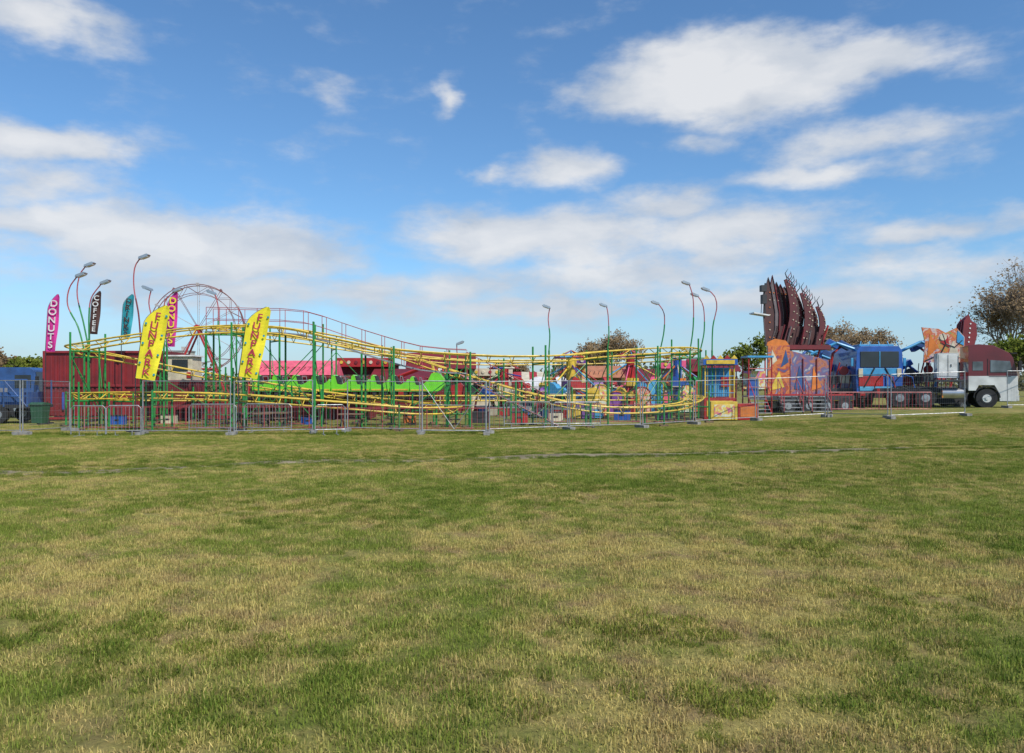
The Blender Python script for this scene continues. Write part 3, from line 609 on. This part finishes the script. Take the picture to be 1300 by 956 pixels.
b.build('blue_ride_lorry',(BX(1115,47.5),48.5,g(22,47)),math.radians(-6),bevel=.03)
def arms(px,d,seed,flip=1):
    random.seed(seed); b=MB()
    b.box((0,0,1.0),(3.4,2.0,.3),DARK)
    for i in range(5):
        x=-1.5+i*.7; z=2.6+.9*math.sin(i*1.3+seed)
        b.path([(x,-.6+.3*i,1.1),(x+.3*flip,-.5,z),(x+1.0*flip,-.4,z+.6)],.09,BLUE if i%2==0 else RED,6)
        b.box((x+1.0*flip,-.4,z+.5),(.7,.5,.35),DBLUE if i%2 else BLUE,0,.5*flip); b.box((x+.2,-.7,1.5+.1*i),(.6,.5,.5),[RED,DARK,CREAM,RED,BLACK][i])
    for i in range(4): b.tube((-1.6+i,-.9,1.1),(-1.2+i,-.9,2.7),.05,RED if i%2 else LBLUE)
    b.tube((-1.9,-.9,3.2),(-.4,-.9,3.9),.1,LBLUE); b.tube((-.4,-.9,3.9),(1.8,-.9,3.1),.1,LBLUE)
    for k in range(14): b.tube((-1.7+k*.25,-1.0,1.1),(-1.5+k*.24,-.95,2.2+.4*math.sin(k*2)),.03,[RED,DARK,DRED][k%3],5)
    for k in range(3): b.cyl((-1.1+k*1.1,-1.0,2.0+.2*k),(0,1,0),.28,.12,[DARK,RED,DRED][k],16)
    for x in(-1,1): 
        for s in(-1,1): wheel(b,(x,s*.95,.45),.45,.3)
    b.build('folded_ride_arms',(BX(px,d),d,g(BX(px,d),d)),math.radians(seed*3-10),bevel=.015)
arms(1065,49,1); arms(1168,49,3,-1); arms(1012,52,5)
b=MB(); b.prism([(-1.15,0),(1.15,0),(1.15,1.5),(.7,2.05),(.1,1.75),(-.3,2.0),(-1.25,2.1),(-1.05,1.2)],-.05,.05,MU4)
b.prism([(-.95,.3),(-.3,.9),(-.8,1.7)],-.07,-.052,ORG); b.prism([(.15,.2),(.9,.3),(.5,1.3)],-.07,-.052,CREAM); b.prism([(-.2,1.2),(.3,.9),(.2,1.6)],-.09,-.055,RED); b.prism([(.7,1.2),(1.1,1.0),(1.1,1.5),(.75,1.9)],-.08,-.055,LBLUE)
b.path([(-1.05,-.06,.1),(-.2,-.08,.5),(.1,-.08,1.1),(-.1,-.08,1.7)],.04,DARK); b.path([(.1,-.08,1.1),(.6,-.08,.9),(1.0,-.08,1.3)],.035,DARK); b.cyl((-.05,-.08,1.5),(0,1,0),.2,.05,CREAM,16)
for x in(-.9,.9): b.tube((x,.1,-2.8),(x,.1,1.6),.06,DARK)
b.box((0,.8,-2.3),(3.0,1.9,.3),DARK)
for x in(-1,1): wheel(b,(x,-.1,-2.6),.4,.28)
b.build('ride_artwork_board',(BX(1198,47),47,HZ(460,47)),math.radians(-8))
b=MB()
pts=[(0,0),(.5,.1),(.75,1.0),(.7,1.7),(.35,1.9),(.2,2.3),(-.1,1.9),(-.2,1.0)]
for k in range(4): b.prism([(p[0]*(1-.05*k),p[1]*(1-.04*k)) for p in pts],k*.22,k*.22+.08,DRED if k%2==0 else RED)
for i in range(6): b.cyl((.15+.03*i,-.02,.3+.28*i),(0,1,0),.05,.03,WHITE,10)
b.tube((.3,.4,-3.4),(.3,.4,.2),.12,DARK); b.box((.3,.4,-3.3),(1.6,1.4,.2),DARK)
b.build('folded_ride_gondola',(BX(1226,48.5),48.5,HZ(446,48.5)),math.radians(5))
# ---------------- big folded fan ride on trailer ----------------
b=MB()
b.box((1.9,1.0,.9),(5.2,2.3,.25),DARK)
b.box((.1,.0,2.45),(1.25,.14,2.75),MU1)
b.prism([(.74,1.1),(3.1,1.1),(3.1,3.0),(2.2,3.2),(.74,3.55)],-.02,.12,MU2)
b.prism([(-.6,3.82),(.73,3.82),(.5,4.1),(-.1,4.2),(-.55,4.0)],-.05,.05,ORG)
for (pp,m_) in [([(-.45,1.3),(.4,1.5),(.1,2.4)],YEL),([(.2,2.6),(.65,2.9),(.5,3.6)],DBLUE),([(-.45,2.6),(0,3.0),(-.3,3.6)],CREAM)]: b.prism(pp,-.09,-.075,m_)
for (pp,m_) in [([(1.0,1.4),(1.7,1.3),(1.3,2.7)],DBLUE),([(2.0,1.3),(2.6,1.5),(2.1,2.6)],ORG)]: b.prism(pp,-.05,-.035,m_)
b.box((1.9,-.05,1.05),(5.0,.12,.14),RED); b.box((1.9,-.1,.8),(5.0,.05,.12),YEL)
for x in (.75,1.5,2.3,3.08): b.box((x,-.06,2.1),(.05,.05,2.0),DRED)
for x in(.6,1.8,2.9,3.9): 
    for yy in (.0,1.9): wheel(b,(x,yy,.45),.45,.3)
random.seed(5)
SIL=M('ride_arm_grey',(.18,.14,.14),.4,.3); BRN=M('ride_brown',(.08,.028,.026),.5); DR2=M('ride_oxblood',(.11,.018,.022),.5)
for k in range(5):
    x=-.5+k*.32; hh=3.75-.1*k+(.25 if k==1 else 0); yy=.25+.2*k
    out=[(x,3.9),(x+.25,3.9),(x+.5,4.7),(x+.52,5.7),(x+.3,7.0),(x+.12,3.9+hh),(x-.08,6.9),(x-.16,5.6),(x-.1,4.7)]
    b.prism(out,yy,yy+.08,[BRN,SIL,DR2,BRN,SIL][k])
    b.path([(p[0],yy-.03,p[1]) for p in out],.035,DRED if k%2 else SIL,5,closed=True)
    for q in range(7): b.cyl((x+.2,yy-.03,4.3+q*.42),(0,1,0),.035,.03,CREAM if q%2 else ORG,8)
for k in range(9):
    x=.6+k*.23; hh=3.7-.19*k; yy=.2+.15*(k%4); pr=[]
    for q in range(9):
        s=q/8; pr.append((x+.62*math.sin(s*math.pi)*(1-.03*k)+.1*s,3.9+hh*s))
    for q in range(8,-1,-1):
        s=q/8; pr.append((x-.18+.38*math.sin(s*math.pi)*(1-.03*k)+.12*s,3.9+hh*s*.98))
    b.prism(pr,yy,yy+.1,[DR2,BRN,DRED,BRN][k%4])
    for q in range(1,8): s=q/8; b.cyl((x-.06+.5*math.sin(s*math.pi)+.1*s,yy-.02,3.9+hh*s),(0,1,0),.035,.03,CREAM,8)
    tx=x+.1; tz=3.9+hh; b.path([(tx,yy,tz),(tx-.12,yy,tz+.3),(tx+.05,yy,tz+.55)],.04,[DARK,RED][k%2],5,.012); b.path([(tx,yy,tz-.2),(tx+.25,yy,tz+.1),(tx+.2,yy,tz+.4)],.035,DARK,5,.012)
b.box((1.3,.7,4.4),(3.2,.5,1.1),BRN)
for q in range(7): b.tube((.2+q*.42,.1,3.9),(.5+q*.38,.1,5.0-.08*q),.045,[DRED,SIL,BRN][q%3],5)
b.box((-1.0,0,5.55),(.9,.7,.07),WHITE,0,.15); b.path([(-.6,.1,5.5),(-.75,0,6.6),(-.65,0,7.3)],.05,DARK); b.box((-.75,0,6.4),(.25,.3,.5),DARK); b.box((-.78,0,7.0),(.3,.3,.35),DARK); b.tube((-.9,0,5.6),(-.85,0,6.3),.02,DARK)
b.box((1.9,.8,3.75),(2.6,1.4,.25),DRED); b.tube((2.6,.5,3.2),(3.2,.4,5.0),.06,RED)
b.build('folded_fan_ride',(BX(986,44),44,g(15,44)-.05),math.radians(5))
# operator stairs
b=MB()
b.box((0,0,1.0),(1.3,1.2,.08),GALV)
for x in(-.62,.62):
    for y in(-.55,.55): b.tube((x,y,0),(x,y,3.1),.04,RED)
b.box((0,0,3.15),(1.4,1.3,.1),LBLUE); b.box((0,.5,1.9),(1.2,.05,1.0),MU3); b.box((-.3,-.2,1.5),(.5,.5,.9),BLUE)
for z in(1.5,2.0,2.5): b.tube((-.62,-.55,z),(.62,-.55,z),.025,RED)
for i in range(5): b.box((-.2,-1.6+i*.22,.15+i*.18),(.9,.25,.04),GALV)
for x in(-.65,.25): b.tube((x,-1.7,.1),(x,-.6,1.0),.03,RED); b.tube((x,-1.7,1.0),(x,-.6,1.95),.025,RED); b.tube((x,-1.7,0.05),(x,-1.7,1.0),.025,RED)
b.build('operator_platform',(BX(961,43),43,g(13.4,43)))
for px in(1000,1035): 
    b=MB()
    for i in range(5): b.box((0,-.9+i*.24,.15+i*.19),(1.0,.26,.04),GALV)
    for x in(-.5,.5):
        for i in(0,2,4): b.tube((x,-.9+i*.24,.1+i*.19),(x,-.9+i*.24,1.1+i*.19),.022,PINKRAIL)
        b.tube((x,-.9,1.1),(x,.06,1.86),.024,PINKRAIL); b.tube((x,-.9,.6),(x,.06,1.36),.02,PINKRAIL); b.tube((x,-.9,.05),(x,.06,.85),.04,DARK)
    b.build('access_steps',(BX(px,42),42,g(15,42)))
b=MB()
for i in range(29): b.tube((i*.2,0,.1),(i*.2,0,1.05),.012 if i%7 else .025,PINKRAIL,4)
b.tube((0,0,1.05),(5.6,0,1.05),.025,PINKRAIL); b.tube((0,0,.15),(5.6,0,.15),.02,PINKRAIL)
b.build('queue_railing',(BX(1050,42.5),42.5,g(18,42.5)))
# ticket booth blue/yellow
b=MB()
b.box((0,0,.55),(1.55,1.3,1.1),RED); b.box((0,-.66,.55),(1.3,.03,.8),YEL); b.box((0,-.68,.55),(.9,.03,.4),M('sky_panel',(.1,.4,.62),.4))
for x in(-.72,.72):
    for y in(-.6,.6): b.box((x,y,2.0),(.07,.07,1.9),YEL)
for z in(1.35,1.75,2.2,2.6): b.tube((-.72,-.62,z),(.72,-.62,z),.022,LBLUE)
for i in range(7): b.tube((-.6+i*.2,-.62,1.15),(-.6+i*.2,-.62,2.6),.015,BLUE if i%2 else YEL,5)
b.box((0,.6,1.9),(1.4,.04,1.5),LBLUE); b.box((0,0,1.5),(.9,.7,.7),LBLUE); b.box((.3,-.3,1.9),(.4,.3,.5),RED)
b.box((0,-.1,2.9),(1.7,1.5,.3),BLUE); b.box((0,-.87,2.9),(1.4,.03,.2),YEL)
for i in range(5): b.prism([(-.85+i*.34,3.06),(-.51+i*.34,3.06),(-.68+i*.34,3.26)],-.85,-.8,[YEL,RED][i%2])
b.build('ticket_booth',(BX(911,40.5),40.5,g(10.6,40)),math.radians(-5),bevel=.01)
b=MB(); b.box((0,0,.5),(1.3,.4,.9),YEL); b.box((0,-.21,.5),(1.0,.02,.6),MU3); b.box((1.2,.1,.45),(1.0,.5,.8),RED); b.box((1.2,-.16,.45),(.8,.02,.5),ORG)
b.build('ride_fascia_boards',(BX(918,38.7),38.7,g(10.4,38)),bevel=.02)
# ---------------- stalls ----------------
def stall(name,a0,a1,top,d,wall,roof,trim,style=0,rz=0):
    w_=(a1-a0)*d/1000; x=BX((a0+a1)/2,d); z0=g(x,d); h=HZ(top,d)-z0; dp=2.4; b=MB()
    hw=w_/2; eave=h*.72 if style in(0,1) else h*.9
    b.box((0,dp/2+.3,eave*.5),(w_,dp-.6,eave-.02),wall); b.box((0,.2,.5),(w_,.5,1.0),trim)
    nposts=max(2,int(w_/1.4)+1)
    for i in range(nposts): b.box((-hw+.05+(w_-.1)*i/(nposts-1),-.1,eave/2),(.08,.08,eave),CREAM if i%2 else trim)
    if style==0:
        b.prismx([(-.5,eave),(dp+.3,eave),(dp/2,h)],-hw-.25,hw+.25,roof)
        for i in range(int(w_/.35)): b.box((-hw+i*.35,dp/4-.25,(eave+h)/2+.03),(.04,1.2,.03),trim)
    elif style==1:
        k=max(4,int(w_/.45))
        for i in range(k):
            xa=-hw-.15+(w_+.3)*i/k; xb=-hw-.15+(w_+.3)*(i+1)/k
            b.prismx([(-.7,eave-.1),(-.7,eave-.35),(-.66,eave-.35),(-.66,eave-.12),(dp,h),(dp,h+.04)],xa,xb,roof if i%2 else trim)
    else:
        b.box((0,dp/2-.2,eave+.05),(w_+.3,dp+.4,.12),roof); b.box((0,-.5,eave+(h-eave)/2),(w_+.1,.08,h-eave+.25),trim)
        for i in range(int(w_/.5)): b.cyl((-hw+.3+i*.5,-.57,eave+(h-eave)/2),(0,1,0),.12,.05,[YEL,CREAM,roof][i%3],10)
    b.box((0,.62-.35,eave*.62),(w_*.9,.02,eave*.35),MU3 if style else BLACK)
    b.build(name,(x,d,z0),math.radians(rz),bevel=.01)
PINKROOF=M('pink_roof',(.72,.12,.18),.6)
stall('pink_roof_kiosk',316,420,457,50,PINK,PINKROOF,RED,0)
stall('fairground_stall',430,500,457,54,DRED,DRED,RED,2)
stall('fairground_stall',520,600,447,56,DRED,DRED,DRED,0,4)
stall('fairground_stall',470,560,468,51,DRED,DRED,DRED,1)
stall('fairground_stall',600,650,470,58,CREAM,RED,CREAM,2)
stall('fairground_stall',655,690,472,56,LBLUE,CREAM,RED,1)
stall('fairground_stall',724,744,455,57,YEL,YEL,PURP,2)
stall('fairground_stall',750,800,464,60,CREAM,M('faded_terracotta',(.42,.17,.09),.6),CREAM,0)
stall('fairground_stall',798,836,468,55,RED,DRED,DRED,1)
stall('fairground_stall',838,868,460,58,CREAM,DBLUE,PINK,2)
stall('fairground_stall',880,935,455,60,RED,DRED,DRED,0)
stall('fairground_stall',1040,1090,464,60,DRED,DRED,DRED,2)
b=MB(); MQ=M('marquee_canvas',(.6,.6,.6),.8)
b.add([(-2,-1.5,1.9),(2,-1.5,1.9),(2,1.5,1.9),(-2,1.5,1.9),(-.9,0,2.5),(.9,0,2.5)],[(0,1,5,4),(1,2,5),(2,3,4,5),(3,0,4)],MQ)
for x in(-1.95,1.95):
    for y in(-1.45,1.45): b.tube((x,y,0),(x,y,1.9),.04,ALU)
b.box((0,-1.5,1.78),(4,.03,.25),MQ); b.box((0,1.4,1.0),(3.9,.03,1.7),DBLUE)
b.build('white_marquee',(BX(697,52),52,g(2.4,52)-.1))
# small children's roundabouts: platform, fascia, centre mast, sweeps and cars
def roundabout(px,d,R,cols,seed,h=2.7):
    rd=random.Random(seed); b=MB(); x=BX(px,d)
    b.cyl((0,0,.25),(0,0,1),R,.5,DARK,24); b.cyl((0,0,.53),(0,0,1),R+.05,.06,GALV,24)
    for i in range(16):
        a=2*math.pi*i/16; b.box((R*math.cos(a),R*math.sin(a),.28),(.06,R*.36,.44),cols[i%len(cols)],a)
    b.cyl((0,0,h/2),(0,0,1),.28,h,cols[0],14); b.cyl((0,0,h*.55),(0,0,1),.55,.5,cols[1],12)
    for i in range(8):
        a=2*math.pi*i/8+seed; ca,sa=math.cos(a),math.sin(a); r=R*.75; z=1.0+.3*(i%3)
        b.tube((0,0,h*.9),(r*ca,r*sa,z+.8),.04,cols[i%len(cols)],5); b.tube((0,0,h*.5),(r*ca,r*sa,z),.05,cols[(i+1)%len(cols)],5)
        b.X=Matrix.Translation((r*ca,r*sa,z))@Matrix.Rotation(a+1.57,4,'Z')
        b.prism([(-.5,0),(.45,0),(.6,.25),(.45,.4),(.1,.35),(-.1,.6),(-.35,.7),(-.55,.4)],-.28,.28,cols[(i+2)%len(cols)]); b.cyl((.5,0,.2),(1,0,0),.12,.1,WHITE,10); b.box((0,0,.05),(1.0,.6,.06),CREAM)
        b.X=None
    for i in range(8):
        a=2*math.pi*i/8; a2=2*math.pi*(i+1)/8
        b.prism([(-.01,h),(0.01,h),(0.01,h+.3),(-.01,h+.3)],-.01,.01,DARK)
        b.tube((.9*math.cos(a),.9*math.sin(a),h),(0,0,h+.4),.03,cols[i%len(cols)],4); b.tube((.9*math.cos(a),.9*math.sin(a),h),(.9*math.cos(a2),.9*math.sin(a2),h),.05,cols[(i+1)%len(cols)],5)
    b.build('childrens_roundabout',(x,d,g(x,d)))
roundabout(725,44.5,2.0,[YEL,PURP,LBLUE,RED],1,3.4)
roundabout(800,49.5,2.1,[RED,YEL,LBLUE,PINK],2,3.6)
roundabout(860,51,1.9,[BLUE,ORG,CREAM,GRN],3,3.5)
roundabout(640,48.5,1.8,[RED,DRED,BLUE,CREAM],4,2.9)
# row of painted ride panels on frames
for (a,d,hh,m1,m2) in [(762,43.6,1.9,MU3,YEL),(782,44.2,1.5,PURP,ORG),(815,44,1.7,MU4,RED),(832,44.5,2.1,LBLUE,YEL),(872,44.5,1.8,MU3,BLUE),(893,45,2.2,MU1,RED),(690,44,1.5,RED,CREAM)]:
    b=MB(); b.prism([(-.5,.2),(.5,.2),(.5,hh-.3),(.25,hh-.05),(0,hh),(-.25,hh-.05),(-.5,hh-.3)],-.03,.03,m1)
    b.path([(-.5,-.04,.2),(.5,-.04,.2),(.5,-.04,hh-.3),(.25,-.04,hh-.05),(0,-.04,hh),(-.25,-.04,hh-.05),(-.5,-.04,hh-.3)],.035,m2,5,closed=True)
    for x in(-.45,.45): b.tube((x,.05,0),(x,.05,hh-.4),.03,DARK); b.tube((x,.5,0),(x,.05,hh*.6),.02,DARK)
    b.build('painted_ride_panel',(BX(a,d),d,g(BX(a,d),d)),random.uniform(-.4,.4))
b=MB()
for s in(-1,1):
    b.path([(-3.4,s*.6,0),(-2.6,s*.6,2.3),(-1,s*.6,2.9),(1.2,s*.6,2.6),(3.2,s*.6,1.5),(3.6,s*.6,0)],.09,RED,7)
    for i in range(8): 
        x=-2.6+i*.8; b.tube((x,s*.6,0),(x+.3,s*.6,2.4-.05*i*i*.4),.04,DRED,5)
for i in range(9): b.tube((-2.8+i*.7,-.6,2.3),(-2.8+i*.7,.6,2.3),.04,RED,5)
for i in range(5): b.prism([(-2.4+i*1.1,1.2),(-1.7+i*1.1,1.2),(-1.6+i*1.1,1.7),(-1.9+i*1.1,2.0),(-2.5+i*1.1,1.8)],-.5,.5,[RED,DARK,DRED][i%3])
b.build('red_ride_frame',(BX(556,48.5),48.5,0))
random.seed(11)
for (a,d,c,s) in [(215,37,CREAM,.4),(392,36.5,BLUE,.4),(520,38,ORG,.35),(610,38.5,DARK,.5),(660,39,RED,.5),(705,40,CREAM,.45),(790,40.5,BLUE,.5),(842,42,PURP,.5),(150,36.5,BLUE,.4)]:
    b=MB(); b.box((0,0,s*.5),(s*1.6,s,s),c); b.box((0,0,s+.03),(s*1.66,s*1.06,.06),DARK); b.box((0,-s*.51,s*.55),(s*.5,.02,s*.2),BLACK)
    for x in(-s*.6,s*.6): b.cyl((x,-s*.3,.06),(0,1,0),.06,.06,BLACK,10)
    b.build('equipment_case',(BX(a,d),d,g(BX(a,d),d)),random.uniform(-.4,.4),bevel=.015)
# ---------------- tower block ----------------
b=MB(); BRK=M('pale_render_wall',(.5,.47,.43),.8,0,.1,.3)
b.box((0,0,11),(13,10,22),BRK); b.box((0,0,22.4),(13.6,10.6,.8),M('roof_edge',(.25,.25,.26),.8)); b.box((2,0,24),(3,3,2.4),BRK)
for f_ in range(7):
    for k in range(5): b.box((-5+k*2.5,-5.02,2+f_*3),(1.5,.1,1.5),GLS); b.box((-5+k*2.5,-5.4,1.1+f_*3),(1.9,.9,.12),WHITE)
    b.box((0,-5.05,.5+f_*3),(12.9,.12,.18),RED if f_%3==0 else WHITE)
b.build('apartment_tower',(BX(230,470),470,0),.1)
# ---------------- trees ----------------
def leafmat(name,c1,c2):
    m=bpy.data.materials.new(name); t=nt(m); L=t.links.new
    o=N(t,'ShaderNodeOutputMaterial'); ge=N(t,'ShaderNodeNewGeometry'); nz=N(t,'ShaderNodeTexNoise'); nz.inputs['Scale'].default_value=.6; nz.inputs['Detail'].default_value=5; L(ge.outputs['Position'],nz.inputs['Vector'])
    mr=N(t,'ShaderNodeMapRange'); mr.inputs[1].default_value=.35; mr.inputs[2].default_value=.65; L(nz.outputs['Fac'],mr.inputs[0])
    mx=N(t,'ShaderNodeMix',data_type='RGBA'); mx.inputs[6].default_value=(*c1,1); mx.inputs[7].default_value=(*c2,1); L(mr.outputs[0],mx.inputs[0])
    d=N(t,'ShaderNodeBsdfDiffuse'); tl=N(t,'ShaderNodeBsdfTranslucent'); L(mx.outputs[2],d.inputs[0]); L(mx.outputs[2],tl.inputs[0])
    ms=N(t,'ShaderNodeMixShader'); ms.inputs[0].default_value=.3; L(d.outputs[0],ms.inputs[1]); L(tl.outputs[0],ms.inputs[2]); L(ms.outputs[0],o.inputs[0]); return m
LF1=leafmat('bud_foliage_brown',(.20,.14,.08),(.32,.23,.13)); LF2=leafmat('spring_foliage',(.08,.11,.02),(.19,.22,.04)); LF3=leafmat('distant_foliage',(.09,.09,.04),(.18,.17,.08))
BARK=M('bark',(.24,.18,.14),.9,0,.3,3,.4)
def tree(name,x,y,h,spread,seed,leaf,ld,lv=5,ls=.1,kk=4):
    rd=random.Random(seed); b=MB(); vs=[];fs=[]
    def leafs(p,n,r):
        for _ in range(n):
            c=p+Vector((rd.gauss(0,r),rd.gauss(0,r),rd.gauss(0,r))); u=Vector((rd.uniform(-1,1),rd.uniform(-1,1),rd.uniform(-1,1))).normalized()*ls*rd.uniform(.6,1.4); v=u.orthogonal()*rd.uniform(.5,.9)
            k=len(vs); vs.extend([c-u,c-v,c+u,c+v]); fs.append((k,k+1,k+2,k+3))
    def br(p,d,l,r,lev):
        q=p+d*l*.5+Vector((rd.gauss(0,.05),rd.gauss(0,.05),0))*l; e=q+(d+Vector((rd.gauss(0,.15),rd.gauss(0,.15),.08))).normalized()*l*.5
        b.path([p,q,e],r,BARK,7 if lev<2 else (4 if lev<4 else 3),r*.55)
        if lev>=lv: leafs(e,ld,l*.35); return
        k=kk
        for i in range(k):
            t_=.45+.55*(i+1)/k; s=p.lerp(q,t_*2) if t_<.5 else q.lerp(e,(t_-.5)*2)
            an=rd.random()*6.283 if lev else i*6.283/k+rd.random()*.6; tilt=rd.uniform(.35,.85)*(spread)
            o_=d.orthogonal().normalized(); o_=Matrix.Rotation(an,3,d)@o_
            nd=(d*math.cos(tilt)+o_*math.sin(tilt)+Vector((0,0,.12))).normalized()
            br(s,nd,l*rd.uniform(.62,.82),max(.015,r*.5),lev+1)
    br(Vector((0,0,0)),Vector((0,0,1)),h*.3,h*.022,0)
    b.add(vs,fs,leaf); 
    o=b.build(name,(x,y,g(x,y))); return o
tree('bare_tree',BX(1282,80),80,15.6,.95,23,LF1,2,5,.11,5)
tree('bare_tree',BX(1350,84),84,17,.95,8,LF1,2,5,.11,5)
tree('spring_tree',BX(1284,66),66,6.6,1.1,4,LF2,14,4,.13)
tree('spring_tree',BX(1316,60),60,7,1.1,14,LF2,14,4,.13)
tree('bare_tree',BX(1090,105),105,11.5,1.2,5,LF1,5,5,.13)
tree('bare_tree',BX(1058,110),110,12,1.2,6,LF1,5,5,.13)
tree('spring_tree',BX(955,110),110,10,1.1,7,LF2,8,4,.2)
tree('bare_tree',BX(780,115),115,11.5,1.2,9,LF1,4,5,.13)
tree('bare_tree',BX(745,120),120,10,1.2,19,LF1,4,5,.13)
tree('bare_tree',BX(645,150),150,8,1.2,29,LF1,5,5,.14)
tree('spring_tree',BX(38,95),95,7,1.1,10,LF2,8,4,.15)
tree('bare_tree',BX(8,100),100,7.5,1.2,12,LF1,5,5,.13)
rd=random.Random(2); vs=[];fs=[]
for i in range(330):
    cx=rd.uniform(-230,230); cy=rd.uniform(165,215); hh=rd.uniform(3,5.5)*(1+.35*math.sin(cx*.06)+.25*math.sin(cx*.23)); rr=rd.uniform(2.5,5)
    for k in range(110):
        a=rd.random()*6.283; q=rr*rd.random()**.5; zz=hh*rd.random()**.8*(1-.35*(q/rr)**2)
        c=Vector((cx+q*math.cos(a),cy+q*math.sin(a),zz)); u=Vector((rd.uniform(-1,1),rd.uniform(-1,1),rd.uniform(-1,1))).normalized()*rd.uniform(.25,.6); v=u.orthogonal()*.8
        n_=len(vs); vs+= [c-u,c-v,c+u,c+v]; fs.append((n_,n_+1,n_+2,n_+3))
b=MB(); b.add(vs,fs,LF3); b.build('distant_trees')
